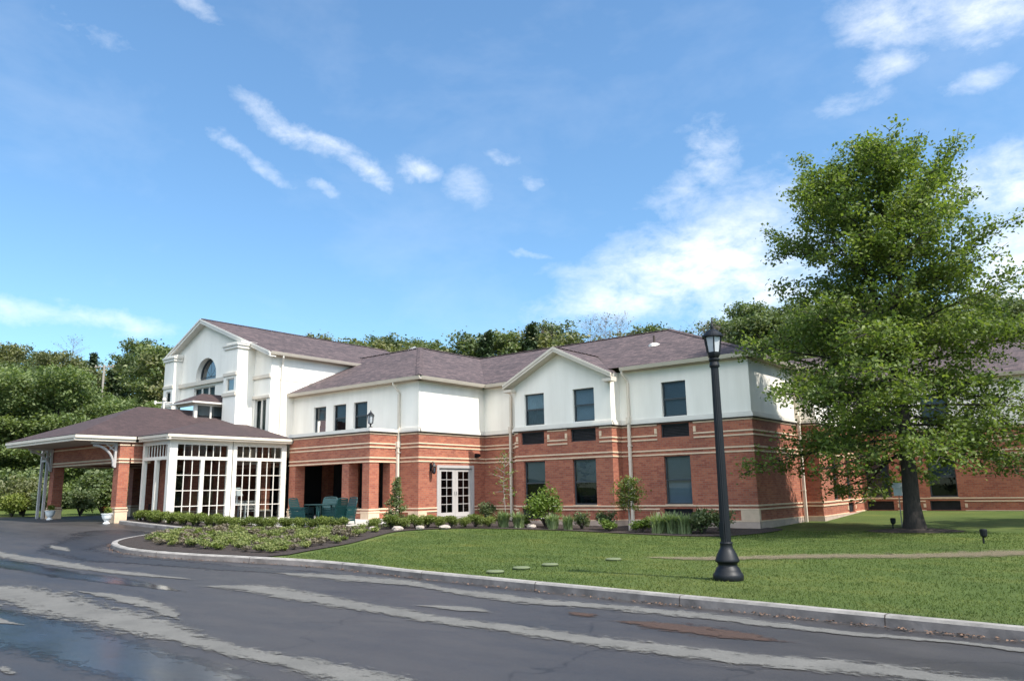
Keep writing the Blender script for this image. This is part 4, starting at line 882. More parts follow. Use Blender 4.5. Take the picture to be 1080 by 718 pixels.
q = MB(); q.quad((-33.85, 16.7, .3), (-33.85, 21.1, .3), (-33.85, 21.1, 3.7), (-33.85, 16.7, 3.7)); bp(q, 'inner_doorway', M['dark'], sun_room)
# ------------------------------------------------------------------ drive-through canopy
CX0, CX1, CY0 = -38.3, -31.4, 12.9; cm = (CX0 + CX1) / 2; CA = 5.58
q = MB()
q.poly([(CX1, CY0, 3.99), (cm, 16.9, CA), (CX0, CY0, 3.99)]); q.poly([(CX1, CY0, 3.99), (CX1, 21.15, 3.99), (cm, 21.15, CA), (cm, 16.9, CA)]); q.poly([(CX0, CY0, 3.99), (cm, 16.9, CA), (cm, 21.15, CA), (CX0, 21.15, 3.99)])
can = bp(q, 'canopy', M['shingle2'])
q = MB(); F_CF = Fr((CX1, CY0), (CX1, 15.5)); F_CL = Fr((CX0, CY0), (CX1, CY0)); F_CB = Fr((CX0, 21.1), (CX0, CY0))
twoband(F_CF, 0, F_CF.L - .26, .0); twoband(F_CL, 0, F_CL.L - .122, .0); twoband(F_CB, 0, F_CB.L - .122, .0); bp(q, 'canopy_fascia', M['trim'], can)
q = MB(); q.box(CX0 + .1, CX1 - .1, CY0 + .1, 21.15, 3.765, 3.785); bp(q, 'canopy_soffit', M['soffit'], can)
q = MB(); a = MB()
for (x0, x1, y0, y1) in ((-38.0, -31.56, 14.68, 15.1), (-31.98, -31.56, 15.101, 15.9), (-38.0, -37.58, 15.101, 21.1)):
    q.box(x0, x1, y0, y1, 3.12, 3.76); a.box(x0 - .03, x1 + .03, y0 - .03, y1 + .03, 2.94, 3.0); a.box(x0 - .028, x1 + .028, y0 - .028, y1 + .028, 3.06, 3.119); a.box(x0 - .027, x1 + .027, y0 - .027, y1 + .027, 3.62, 3.68); q.box(x0 + .003, x1 - .003, y0 + .003, y1 - .003, 2.99, 3.07)
bp(q, 'canopy_beam', M['brick'], can); bp(a, 'stone_banding', M['band'], can)
for (x, y) in ((-31.98, 14.68), (-38.0, 14.68), (-38.0, 18.2), (-35.6, 20.6), (-38.0, 20.6)): pillar(x, x + .42, y, y + .42, can, 2.94, .72, z0=.3)
def bracket(x, y, z):
    q = MB(); q.box(x - .045, x + .045, y - .09, y, z - 1.0, z - .02); q.box(x - .045, x + .045, y - 1.0, y - .091, z - .10, z - .02)
    pts = [(x, y - .09 - .82 * (1 - math.cos(rad(t))), z - .95 + .80 * math.sin(rad(t))) for t in range(0, 91, 9)]
    q.tube(pts, .05, 8); q.tube([(x, y - .09, z - .35), (x, y - .45, z - .06)], .03, 6); q.tube([(x, y - .09, z - .12), (x, y - .28, z - .30)], .025, 6); bp(q, 'bracket', M['doorwhite'], can)  # white bracket coloured grey to paint in the shade under the canopy
bracket(-31.77, 14.65, 3.76); bracket(-37.79, 14.65, 3.76)
q = MB()   # framed lattice panel at the outer corner
for x in (-38.62, -38.05): q.box(x - .05, x + .05, 14.5, 14.6, .6, 3.76)
for z in (3.2, 3.66): q.box(-38.57, -38.1, 14.51, 14.59, z, z + .08)
bp(q, 'lattice_frame', M['doorwhite'], can)  # posts coloured grey to stand in for the canopy's shade
# cupola on the canopy roof
cx, cy = -34.0, 19.12; q = MB(); zc0, zc1 = 4.95, 5.86
for (x, y) in ((cx, cy), (cx, cy + 1.48), (cx - 1.55, cy)): q.box(x - .07, x + .07, y - .07, y + .07, zc0 - .2, zc1)
q.box(cx - .06, cx + .06, cy + .07, cy + 2.0, zc0 - .35, zc0 + .14); q.box(cx - .06, cx + .06, cy + .07, cy + 2.0, zc1 - .12, zc1); q.box(cx - 1.5, cx - .07, cy - .06, cy + .06, zc0 - .1, zc0 + .14); q.box(cx - 1.5, cx - .07, cy - .06, cy + .06, zc1 - .12, zc1)
q.box(cx - .05, cx + .05, cy + .72, cy + .80, zc0 + .14, zc1 - .12)
cup = bp(q, 'cupola', M['whitetrim'])
q = MB(); q.quad((cx, cy, zc0), (cx, cy + 2.0, zc0), (cx, cy + 2, zc1), (cx, cy, zc1)); q.quad((cx, cy, zc0), (cx - 1.5, cy, zc0), (cx - 1.5, cy, zc1), (cx, cy, zc1)); bp(q, 'pane', M['glass'], cup)
q = MB(); q.box(cx - 1.5, cx - .3, cy + .35, GY - .02, zc0, zc1 - .03); bp(q, 'cupola_core', M['whitetrim'], cup)
q = MB(); e = .34; a = (cx + e, cy - e, zc1 + .05); b = (cx + e, GY - .02, zc1 + .05); c = (cx - 1.75, cy - e, zc1 + .05); d = (cx - .55, cy + .6, zc1 + .52); f = (cx - .55, GY - .02, zc1 + .52); g = (cx - 1.75, GY - .02, zc1 + .05)
q.poly([a, b, f, d]); q.poly([c, a, d]); q.poly([g, c, d, f]); bp(q, 'cupola_roof', M['shingle2'], cup)
q = MB(); q.box(cx - 1.75, cx + e, cy - e, GY - .03, zc1 - .03, zc1 + .045); bp(q, 'cupola_fascia', M['whitetrim'], cup)
# lantern wall fittings that belong to the building
def wall_lantern(F, s, z):
    q = MB(); q.lbox(F, s - .06, s + .06, 0, .03, z + .1, z + .4); q.tube([F.P(s, .02, z + .36), F.P(s, .14, z + .46), F.P(s, .2, z + .40)], .018, 6)
    c = F.P(s, .2, z); q.lathe([(.03, -.04), (.07, 0), (.075, .02)], c, 6); q.lathe([(.11, .27), (.10, .29), (.04, .38), (.01, .42)], c, 6)
    for i in range(6):
        th = math.pi / 3 * i; q.tube([(c[0] + .07 * math.cos(th), c[1] + .07 * math.sin(th), c[2] + .02), (c[0] + .10 * math.cos(th), c[1] + .10 * math.sin(th), c[2] + .27)], .01, 5)
    o = bp(q, 'wall_lantern', M['black']); q = MB(); q.lathe([(.06, .02), (.085, .27)], c, 6); bp(q, 'lantern_glass', M['glass'], o)
wall_lantern(F_W2, .68, 2.36)
q = MB(); q.lbox(F_W2, 3.42, 3.62, 0, .10, 3.06, 3.22); q.lbox(F_W2, 3.44, 3.52, .10, .17, 3.08, 3.2); q.lbox(F_W2, 3.54, 3.62, .10, .17, 3.08, 3.2); bp(q, 'emergency_light', M['black'])

# ------------------------------------------------------------------ street lamp
def street_lamp(x, y, z):
    r = empty('street_lamp', (x, y, z), 'tall black lamp post with a six-sided frosted lantern, standing on the lawn near the kerb', 'street lamp')
    q = MB(); q.lathe([(.24, -.05), (.24, .075), (.23, .10), (.208, .125), (.20, .15), (.18, .19), (.155, .215), (.15, .25), (.165, .27), (.19, .285), (.192, .305), (.18, .335), (.155, .40), (.125, .46), (.10, .50), (.098, .56), (.106, .575), (.098, .59)], k=28); q.build('base', M['black'], r, smooth=True)
    q = MB(); q.box(.075, .092, -.045, .045, .66, .90); [q.lathe([(.008, 0), (.008, .006)], (.094, 0, z), 6) for z in (.69, .87)]; o_ = q.build('access_door', M['black'], r); o_.rotation_euler = (0, 0, -1.9)
    q = MB(); k = 32; rows = [(.082, .55), (.062, 3.5)]; vs = []
    for rr_, zz in rows:
        for j in range(k): a = 2 * math.pi * j / k; f = 1 - .07 * (j % 2); vs.append((rr_ * f * math.cos(a), rr_ * f * math.sin(a), zz))
    q.add(vs, [(j, (j + 1) % k, k + (j + 1) % k, k + j) for j in range(k)]); q.lathe([(.078, 3.44), (.085, 3.47), (.078, 3.50), (.072, 3.53), (.09, 3.56), (.092, 3.58), (.07, 3.6)], k=24); q.build('pole', M['black'], r)
    q = MB(); q.lathe([(.07, 3.59), (.10, 3.62), (.115, 3.655), (.12, 3.69), (.09, 3.70)], k=6); 
    for i in range(6):
        a = math.pi / 3 * i; ca, sa = math.cos(a), math.sin(a); b = math.pi / 3 * (i + 1); cb, sb = math.cos(b), math.sin(b)
        q.tube([(.108 * ca, .108 * sa, 3.68), (.150 * ca, .150 * sa, 3.96)], .013, 6); q.tube([(.150 * ca, .150 * sa, 3.955), (.150 * cb, .150 * sb, 3.955)], .012, 6)
    q.build('lantern_frame', M['black'], r)
    q = MB(); q.lathe([(.155, 3.95), (.178, 3.955), (.178, 3.98), (.158, 4.0), (.11, 4.05), (.055, 4.085), (.03, 4.10)], k=24); q.build('lantern_cap', M['black'], r)
    q = MB(); q.lathe([(.03, 4.095), (.022, 4.12), (.032, 4.145), (.018, 4.17), (.012, 4.22), (.003, 4.30)], k=12); q.build('finial', M['black'], r, smooth=True)
    for i in range(6):
        a = math.pi / 3 * i; b = math.pi / 3 * (i + 1); p = lambda t, rr_, zz: (rr_ * math.cos(t), rr_ * math.sin(t), zz)
        q = MB(); q.quad(p(a, .100, 3.69), p(b, .100, 3.69), p(b, .142, 3.95), p(a, .142, 3.95)); q.build('pane', M['frost'], r)
street_lamp(-5.42, 12.30, g1(-5.42, 12.3) + LAWN)
# lantern standing on the corner of the porch coping
r = empty('post_lantern', (-24.1, 21.1, 4.17), 'small black lantern standing on the corner of the porch ledge', 'lantern')
q = MB(); q.lathe([(.09, 0), (.09, .03), (.035, .06), (.03, .14), (.07, .17), (.09, .19)], k=12); q.lathe([(.155, .50), (.14, .53), (.06, .62), (.02, .66), (.012, .72)], k=12)
for i in range(6): a = math.pi / 3 * i; q.tube([(.09 * math.cos(a), .09 * math.sin(a), .18), (.135 * math.cos(a), .135 * math.sin(a), .51)], .012, 5)
q.build('lantern_frame', M['black'], r); q = MB(); q.lathe([(.08, .19), (.12, .50)], k=12); q.build('pane', M['frost'], r)

# ------------------------------------------------------------------ trees
def leaf_quads(rng, P, size, up=.5, asp=.6, fold=True):
    n = len(P); a = rng.normal(size=(n, 3)); nrm_ = rng.normal(size=(n, 3)); nrm_[:, 2] = np.abs(nrm_[:, 2]) + up; nrm_ /= np.linalg.norm(nrm_, axis=1)[:, None]
    a -= nrm_ * (a * nrm_).sum(1)[:, None]; a /= np.linalg.norm(a, axis=1)[:, None]; b = np.cross(nrm_, a)
    s = size * rng.uniform(.6, 1.3, n)[:, None]
    v = np.stack([P - a * s, P + b * s * asp + nrm_ * s * .12, P + a * s, P - b * s * asp + nrm_ * s * .12], 1).reshape(-1, 3)
    return v, np.arange(4 * n).reshape(n, 4)
def tree_data(seed, H, base, prof, trunk_r, n_prim, n_leaf, leaf, leaders=None, el0=-.12, el1=1.05, elp=1.2, zsp=.55, jit=.22, keep=1.0, droop=.12, up=.5, spread=.26, minfork=.25, asp=.6, nsec=8, root_flare=1.5):
    rng = np.random.default_rng(seed); mb = MB(); pts = []; wts = []
    if leaders is None: leaders = [([(0, 0, 0), (rng.normal(0, .02) * H, rng.normal(0, .02) * H, H * .5), (rng.normal(0, .025) * H, rng.normal(0, .025) * H, H * .97)], trunk_r)]
    def at(pl, z):
        for a, b in zip(pl, pl[1:]):
            if z <= b[2]: t = (z - a[2]) / max(1e-6, b[2] - a[2]); return np.array(a) + (np.array(b) - np.array(a)) * t
        return np.array(pl[-1])
    for pl, r0 in leaders:
        k = 14; z0, z1 = pl[0][2], pl[-1][2]; P = [at(pl, z0 + (z1 - z0) * i / k) + rng.normal(0, .012 * H / 10, 3) * (i > 0) for i in range(k + 1)]
        R = [r0 * (1 - .93 * (i / k) ** .85) * (root_flare if i == 0 and z0 <= 0.01 else 1) for i in range(k + 1)]
        if z0 <= .01: P[0] = P[0] + np.array([0, 0, -.15]); P.insert(1, at(pl, .35)); R.insert(1, r0 * 1.08)
        mb.tube([Vector(p) for p in P], R, 9)
    az = rng.uniform(0, 6.28)
    for i in range(n_prim):
        t = (i + .5) / n_prim; z = base + (H * .965 - base) * t ** .95; cand = [l for l in leaders if l[0][0][2] - .01 <= z <= l[0][-1][2]]
        if not cand: continue
        pl, r0 = cand[rng.integers(len(cand))]; o = at(pl, z); room = H * 1.01 - z; az += 2.39996 + rng.normal(0, .25)
        el = el0 + el1 * t ** elp + rng.normal(0, .12); R = prof(z) * rng.uniform(.72, 1.10) / max(.55, math.cos(min(el, .9)))
        # longer where the other leader is not
        R = min(R, room / max(.05, math.sin(max(el, .05)) + .12)) if el > .2 else R
        d = np.array([math.cos(az) * math.cos(el), math.sin(az) * math.cos(el), math.sin(el)]); side = np.array([-math.sin(az), math.cos(az), 0])
        c1 = rng.normal(0, .12); k = 7; P = []; 
        for j in range(k + 1):
            s = j / k; p = o + d * R * s + side * c1 * R * s * s + np.array([0, 0, (-droop * (1 - t) + .10 * t) * R * s * s]); P.append(p)
        rb = max(.012, .055 * R / 4 * (1 - .5 * t) * (trunk_r / .28)); mb.tube([Vector(p) for p in P], [rb * (1 - .85 * j / k) for j in range(k + 1)], 5, cap=False)
        P = np.array(P)
        for s in np.linspace(.18, 1, nsec):
            q = P[0] + (P[-1] - P[0]) * 0; j = min(int(s * k), k - 1); q = P[j] + (P[j + 1] - P[j]) * (s * k - j)
            for sg in (-1, 1):
                ln = R * (.42 * (1.08 - s) + .10) * rng.uniform(.6, 1.25); dd = d * rng.uniform(.45, .9) + side * sg * rng.uniform(.6, 1.0) + np.array([0, 0, rng.normal(.03, jit)]); dd /= np.linalg.norm(dd)
                e = q + dd * ln + np.array([0, 0, -.05 * ln]); mb.tube([Vector(q), Vector((q + e) / 2 + np.array([0, 0, .03 * ln])), Vector(e)], [rb * .38, rb * .25, rb * .1], 4, cap=False)
                m = max(2, int(5 * ln / (H * .05))); 
                for uu in np.linspace(.15, 1.0, m): pts.append(q + (e - q) * uu); wts.append((.5 + .5 * uu) * (.6 + .6 * s))
    pts = np.array(pts); wts = np.array(wts)
    if keep < 1: kk = rng.uniform(0, 1, len(pts)) < keep; pts = pts[kk]; wts = wts[kk]
    wts /= wts.sum(); idx = rng.choice(len(pts), n_leaf, p=wts)
    off = rng.normal(0, 1, (n_leaf, 3)) * np.array([1, 1, zsp]) * spread
    lv, lf_ = leaf_quads(rng, pts[idx] + off, leaf, up, asp); return mb, lv, lf_
def make_tree(name, dat, leafmat, barkmat, loc, label, cat='tree', group=None, rz=0, scale=1):
    mb, lv, lf_ = dat; r = empty(name, loc, label, cat, group, rz); r.scale = (scale,) * 3
    mb.build('trunk', barkmat, r, smooth=True, recalc=False); np_obj('crown', lv, lf_, leafmat, r); return r
# the big oak on the lawn
def oakprof(z): return float(np.interp(z, [1.8, 2.6, 4.0, 5.6, 7.4, 9.0, 10.4, 11.5, 12.3], [3.8, 4.5, 4.45, 3.85, 3.2, 2.6, 2.05, 1.4, .65]))
d1 = np.array([.78, .62, 0])
oak_leaders = [([(0, 0, 0), (.02, .0, 3), (.05, .05, 6), tuple(np.array([0, 0, 11.4]) + d1 * 1.1)], .27), ([(.04, .03, 5.0), tuple(np.array([0, 0, 8.5]) - d1 * .75), tuple(np.array([0, 0, 11.1]) - d1 * 1.0)], .14), ([(.04, .03, 4.2), tuple(np.array([.2, -.6, 8.5])), tuple(np.array([.3, -1.0, 11.5]))], .11)]
TX, TY = -5.6, 26.35
make_tree('oak_tree', tree_data(7, 11.9, 2.35, oakprof, .25, 92, 104000, .064, oak_leaders, el0=-.16, el1=1.15, elp=.85, zsp=.8, jit=.36, droop=.16, spread=.16, up=.4, nsec=9, keep=.42), M['oak'], M['bark'], (TX, TY, g1(TX, TY) + LAWN), 'tall full-crowned oak tree standing on the lawn in front of the right wing')
mb = MB(); k = 40; rng = random.Random(3); c = (TX, TY, g1(TX, TY) + LAWN + .02); rim = [(c[0] + (1.15 + rng.uniform(-.1, .12)) * math.cos(6.283 * i / k) * 1.15, c[1] + (1.0 + rng.uniform(-.1, .1)) * math.sin(6.283 * i / k)) for i in range(k)]
mb.add([(c[0], c[1], c[2] + .10)] + [(x, y, g1(x, y) + LAWN + .012) for x, y in rim], [(0, 1 + i, 1 + (i + 1) % k) for i in range(k)]); struct(mb.build('mulch_ring', M['mulch'], smooth=True))
# forest on the hill: each tree a thing, five shapes shared
def ell(R, H, b): return lambda z: R * math.sqrt(max(.03, 1 - ((z - (b + H) / 2 - .04 * H) / ((H - b) / 2 * 1.08)) ** 2))
protos = {
 'a': ('broadleaf_tree', tree_data(11, 12, 1.2, ell(4.6, 12, 1.2), .22, 36, 10000, .20, spread=.40, nsec=6), 'wood1', 'bark', 'dark green broadleaf tree on the wooded hill behind the building'),
 'b': ('broadleaf_tree', tree_data(12, 13, 1.6, ell(4.2, 13, 1.6), .22, 36, 10000, .20, spread=.42, nsec=6), 'wood2', 'bark', 'mid-green broadleaf tree on the wooded hill behind the building'),
 'c': ('broadleaf_tree', tree_data(13, 10.5, 1.0, ell(4.4, 10.5, 1.0), .2, 34, 9000, .20, spread=.40, nsec=6), 'wood3', 'bark', 'olive-tinged broadleaf tree on the wooded hill behind the building'),
 'd': ('conifer_tree', tree_data(14, 13, .8, lambda z: max(.25, 2.7 * (1 - z / 13.2)), .18, 60, 4600, .24, spread=.26, droop=.25, nsec=5), 'fir', 'bark', 'dark conifer rising from the wooded hill behind the building'),
 'e': ('bare_tree', tree_data(15, 14, 3.2, ell(3.6, 14, 3.2), .16, 44, 260, .12, spread=.3, nsec=9), 'mauve', 'twig', 'nearly leafless grey tree on the wooded hill behind the building')}
used = {}
def plant(key, x, y, s, label=None, z=None):
    n, dat, lm, bm_, lab = protos[key]; rz = random.Random(int(x * 71 + y * 37)).uniform(0, 6.28)
    zz = (g1(x, y) - .12 + float(hill(x, y))) if z is None else z; loc = (x, y, zz - .1)
    if key not in used: used[key] = make_tree(n, dat, M[lm], M[bm_], loc, label or lab, 'tree', 'trees on the wooded hill', rz, s); return used[key]
    o = copy_tree(used[key]); o.location = loc; o.rotation_euler = (0, 0, rz); o.scale = (s, s, s * random.Random(int(x * 13)).uniform(.9, 1.1)); o['label'] = label or lab; return o
rng = random.Random(21)
def hx(u, dep): d = ray(u, 470); return d.x * dep, d.y * dep
def skyline(u): return float(np.interp(u, [-250, 0, 60, 100, 130, 160, 190, 330, 380, 470, 505, 560, 640, 700, 760, 800, 830, 1060, 1350], [370, 368, 373, 377, 366, 370, 376, 366, 363, 366, 358, 357, 362, 351, 350, 336, 331, 328, 330]))
for dep, u0, u1, st, lift in ((72, -220, 240, 34, 22), (88, -230, 1320, 38, 10), (104, -210, 1330, 34, 2)):
    u = u0
    while u < u1:
        uu = u + rng.uniform(-9, 9); x, y = hx(uu, dep); zg = g1(x, y) - .12 + float(hill(x, y)); top = 1.6 + dep * ((526.35 - 4.35 * (uu / 270)) - skyline(uu) - lift + rng.uniform(-9, 5)) / 823.
        key = rng.choices('abcd', [5, 4, 3, 1.1])[0]; Hk = {'a': 12, 'b': 13, 'c': 10.5, 'd': 13}[key]; s = max(.45, 1.10 * (top - zg) / Hk)
        plant(key, x, y, min(s, 1.7)); u += st * rng.uniform(.8, 1.2)
for u, dep, v in ((566, 98, 349), (578, 99, 353), (600, 100, 351), (626, 96, 333), (642, 97, 331), (655, 98, 338), (735, 96, 345), (748, 97, 343), (765, 98, 344), (68, 98, 356), (555, 101, 352)):
    x, y = hx(u, dep); zg = g1(x, y) - .12 + float(hill(x, y)); plant('e', x, y, max(.5, (1.6 + dep * (526.35 - 4.35 * u / 270 - v) / 823 - zg) / 14))
for u, dep, v in ((505, 84, 356), (520, 86, 361), (555, 86, 357)):
    x, y = hx(u, dep); zg = g1(x, y) - .12 + float(hill(x, y)); plant('d', x, y, (1.6 + dep * (526.35 - 4.35 * u / 270 - v) / 823 - zg) / 12.4)
# the leafy trees at the left edge, close behind the drive
ld = tree_data(31, 10, .3, ell(4.6, 10, -.6), .25, 44, 30000, .14, spread=.36, nsec=7)
LT = None
for i, (u, dep, s, lab) in enumerate(((58, 50, .84, 'large bright green leafy tree behind the left side of the canopy roof'), (-42, 47, .80, 'large leafy tree cut by the left edge, left of the bright tree behind the canopy'), (122, 57, .74, 'smaller leafy tree behind the peak of the canopy roof'), (12, 58, .96, 'leafy tree standing further back between the two large trees on the left'))):
    x, y = hx(u, dep); 
    if LT is None: LT = make_tree('leafy_tree', ld, M['wood4'], M['bark'], (x, y, 1.1), lab, 'tree', 'leafy trees beyond the drive', 1.0, s)
    else: o = copy_tree(LT); o.location = (x, y, 1.1); o.rotation_euler = (0, 0, i * 2.1); o.scale = (s, s, s); o['label'] = lab
# a neighbour tree beside the oak, just outside the photograph, whose shade falls on the lawn
o = plant('b', 5.5, 31.0, .95, 'broadleaf tree on the lawn to the right of the tall oak', z=g1(5.5, 31) + LAWN); o['group'] = 'lawn trees beside the oak'

lv, lf_ = leaf_quads(np.random.default_rng(4), LITTER, .022, 2.5); o = np_obj('leaf_litter', lv, lf_, M['mud_leaf']); tag(o, 'brown leaf litter lying along the foot of the kerb', 'leaf litter', kind='stuff')
# ------------------------------------------------------------------ shrubs and bedding
def shrub_data(seed, R, H, n, leaf, stems=7, up=.4, shell=.55, lumps=9):
    """rounded shrub: stems fanning out from the base, leaves through an uneven volume"""
    rg = np.random.default_rng(seed); mb = MB(); P = []
    cs = [(rg.normal(0, .35, 2) * R, rg.uniform(.35, .78) * H, rg.uniform(.45, .68)) for _ in range(lumps)]
    for (c, z, f) in cs:
        m = n // lumps; d = rg.normal(size=(m, 3)); d /= np.linalg.norm(d, axis=1)[:, None]; rr_ = rg.uniform(0, 1, m) ** shell * f
        q = d * rr_[:, None] * np.array([R, R, H * .55]) + np.array([c[0], c[1], z]); q[:, 2] = np.maximum(q[:, 2], .02 * H + rg.uniform(0, .08, m) * H); P.append(q)
        mb.tube([Vector((0, 0, -.05)), Vector((c[0] * .5, c[1] * .5, z * .5)), Vector((c[0], c[1], z))], [.02 * H + .004, .012 * H + .003, .004], 5)
    v, f = leaf_quads(rg, np.concatenate(P), leaf, up); return mb, v, f
def blade_data(seed, n, H, R, w=.018, lean=.45):
    rg = np.random.default_rng(seed); v = []; f = []
    for i in range(n):
        a = rg.uniform(0, 6.28); r0 = rg.uniform(0, .35) * R; b = rg.uniform(0, 6.28); h = H * rg.uniform(.6, 1.1); ln = rg.uniform(.1, lean) * h
        p0 = np.array([r0 * math.cos(a), r0 * math.sin(a), 0]); d = np.array([math.cos(b), math.sin(b), 0]); s = np.array([-d[1], d[0], 0]) * w
        p1 = p0 + d * ln * .3 + np.array([0, 0, h * .6]); p2 = p0 + d * ln + np.array([0, 0, h * (.98 if ln < .3 * h else .82)])
        k = len(v); v += [p0 - s, p0 + s, p1 + s * .9, p1 - s * .9, p2 + s * .12, p2 - s * .12]; f += [(k, k + 1, k + 2, k + 3), (k + 3, k + 2, k + 4, k + 5)]
    return None, np.array(v), np.array(f)
SH = {}
def shrub(key, name, datf, leafmat, x, y, label, cat='shrub', group=None, s=1, zoff=LAWN + .02, flower=None, barkm='bark'):
    loc = (x, y, g1(x, y) + zoff); rz = (x * 7.3 + y * 3.1) % 6.28
    if key in SH: o = copy_tree(SH[key]); o['label'] = label; o.location = loc
    else:
        mb, v, f = datf(); o = empty(name, loc, label, cat, group)
        if mb: mb.build('stems', M[barkm], o, recalc=False)
        np_obj('foliage' if mb else 'leaves', v, f, M[leafmat], o)
        if flower:
            rg = np.random.default_rng(5); fm, n, R, zl, zh, sz = flower; q = MB()
            for i in range(n):
                a = rg.uniform(0, 6.28); r = R * math.sqrt(rg.uniform(.1, 1)); z = rg.uniform(zl, zh); p = Vector((r * math.cos(a), r * math.sin(a), z))
                for j in range(5):
                    t = j * 1.257 + i; u = Vector((math.cos(t), math.sin(t), .35)) * sz; sd = Vector((-math.sin(t), math.cos(t), 0)) * sz * .5; q.add([p, p + u * .6 + sd, p + u, p + u * .6 - sd], [(0, 1, 2, 3)])
            q.build('flowers', M[fm], o, recalc=False)
        SH[key] = o
    o.rotation_euler = (0, 0, rz); o.scale = (s, s, s)
    if group: o['group'] = group
    return o
def along(pl, step):
    P = [Vector(p) for p in pl]; out = []; car = 0
    for a, b in zip(P, P[1:]):
        ln = (b - a).length; t = car
        while t < ln: out.append(a.lerp(b, t / ln)); t += step
        car = t - ln
    return out
rng = random.Random(4)
bxd = lambda: shrub_data(41, .40, .60, 2600, .034, lumps=13)
for p in along([(-30.2, 15.12), (-28.3, 15.0), (-26.2, 15.15), (-24.2, 15.25)], .40):
    shrub('box', 'boxwood_shrub', bxd, 'box', p.x + rng.uniform(-.06, .06), p.y + rng.uniform(-.08, .08), 'small clipped boxwood in the low hedge in front of the glazed sunroom', 'shrub', 'boxwood hedge in front of the sunroom', rng.uniform(.62, .78))
for p in along([(-23.6, 15.35), (-22.5, 15.85), (-21.6, 16.55), (-20.8, 17.35)], .46):
    shrub('box', 'boxwood_shrub', bxd, 'box', p.x + rng.uniform(-.06, .06), p.y + rng.uniform(-.08, .08), 'round boxwood in the row in front of the teal patio chairs', 'shrub', 'boxwoods in front of the patio', rng.uniform(.64, .80))
for p in along([(-20.35, 18.1), (-20.0, 18.8), (-19.75, 19.7), (-19.5, 20.5), (-19.1, 21.3), (-18.6, 22.1)], .48):
    shrub('box', 'boxwood_shrub', bxd, 'box', p.x + rng.uniform(-.06, .06), p.y + rng.uniform(-.06, .06), 'round boxwood in the row between the conical evergreen and the iris clumps', 'shrub', 'boxwoods in front of the white french door', rng.uniform(.62, .82))
# low bedding between the hedge and the kerb
from mathutils.geometry import tessellate_polygon
def inpoly(x, y, P):
    r = False; j = len(P) - 1
    for i in range(len(P)):
        if (P[i][1] > y) != (P[j][1] > y) and x < (P[j][0] - P[i][0]) * (y - P[i][1]) / (P[j][1] - P[i][1]) + P[i][0]: r = not r
        j = i
    return r
ISL = [(-24.2, 13.9), (-23.2, 12.5), (-22.0, 11.2), (-20.4, 10.7), (-18.2, 10.85), (-16.5, 11.3), (-16.7, 12.6), (-17.6, 14.4), (-18.8, 16.3), (-19.7, 17.7), (-20.4, 17.2), (-21.4, 16.0), (-22.7, 15.2), (-23.9, 14.8)]
rng = random.Random(9); placed = []; tries = 0
kinds = [('cov', 'bedding_plant', lambda: shrub_data(51, .26, .26, 420, .036, lumps=7), 'cover', 'low yellow-green bedding plant in the kerbed island bed', 'yellow-green bedding plants in the island bed'), ('mau', 'bedding_plant', lambda: shrub_data(52, .25, .24, 340, .034, lumps=7), 'mauve', 'low dusty-mauve bedding plant in the kerbed island bed', 'dusty-mauve bedding plants in the island bed'), ('brt', 'bedding_plant', lambda: shrub_data(53, .22, .22, 320, .036, lumps=6), 'box', 'low fresh-green bedding plant in the kerbed island bed', 'fresh-green bedding plants in the island bed')]
while len(placed) < 155 and tries < 6000:
    tries += 1; x, y = rng.uniform(-24.2, -16.4), rng.uniform(10.6, 17.6)
    if not inpoly(x, y, ISL) or any((x - a) ** 2 + (y - b) ** 2 < .13 for a, b in placed): continue
    if y < 11.6 and rng.random() < .55: continue
    placed.append((x, y)); k = rng.choices(kinds, [5, 3, 2])[0]
    shrub(k[0], k[1], k[2], k[3], x, y, k[4], 'plant', k[5], rng.uniform(.6, .95))
# specimens along the walls
conif = lambda: (lambda d: (d[0], d[1], d[2]))(tree_data(61, 1.7, .05, lambda z: max(.06, .52 * (1 - z / 1.78)), .03, 60, 3800, .035, spread=.05, droop=.0, nsec=5))
x, y = -20.65, 19.35
make_tree('conical_evergreen', conif(), M['wood2'], M['bark'], (x, y, g1(x, y) + LAWN), 'young cone-shaped evergreen below the downspout at the porch corner', 'shrub', scale=1.0)
x, y = -18.9, 23.3
make_tree('young_tree', tree_data(62, 2.7, 1.0, lambda z: .5 if z < 2 else .32, .022, 16, 260, .045, spread=.10, nsec=4), M['bright'], M['wood'], (x, y, g1(x, y) + LAWN), 'spindly young tree with few leaves beside the white french door', 'tree')
x, y = -17.35, 23.7
shrub('rose', 'rose_bush', lambda: shrub_data(63, .66, 1.45, 2600, .055, lumps=13), 'bright', x, y, 'tall bright green rose bush with white blooms in front of the bay window', 'bush', None, 1.0, flower=('petalw', 9, .5, .3, .8, .075))
x, y = -13.95, 23.9
make_tree('standard_shrub', tree_data(65, 1.75, .85, lambda z: .50 if z < 1.5 else .3, .05, 30, 1900, .042, spread=.09, nsec=4), M['box'], M['wood'], (x, y, g1(x, y) + LAWN), 'small round-headed shrub on a pale stem below the middle downspout', 'shrub')
iris = lambda: blade_data(71, 240, .66, .55, .026, .75)
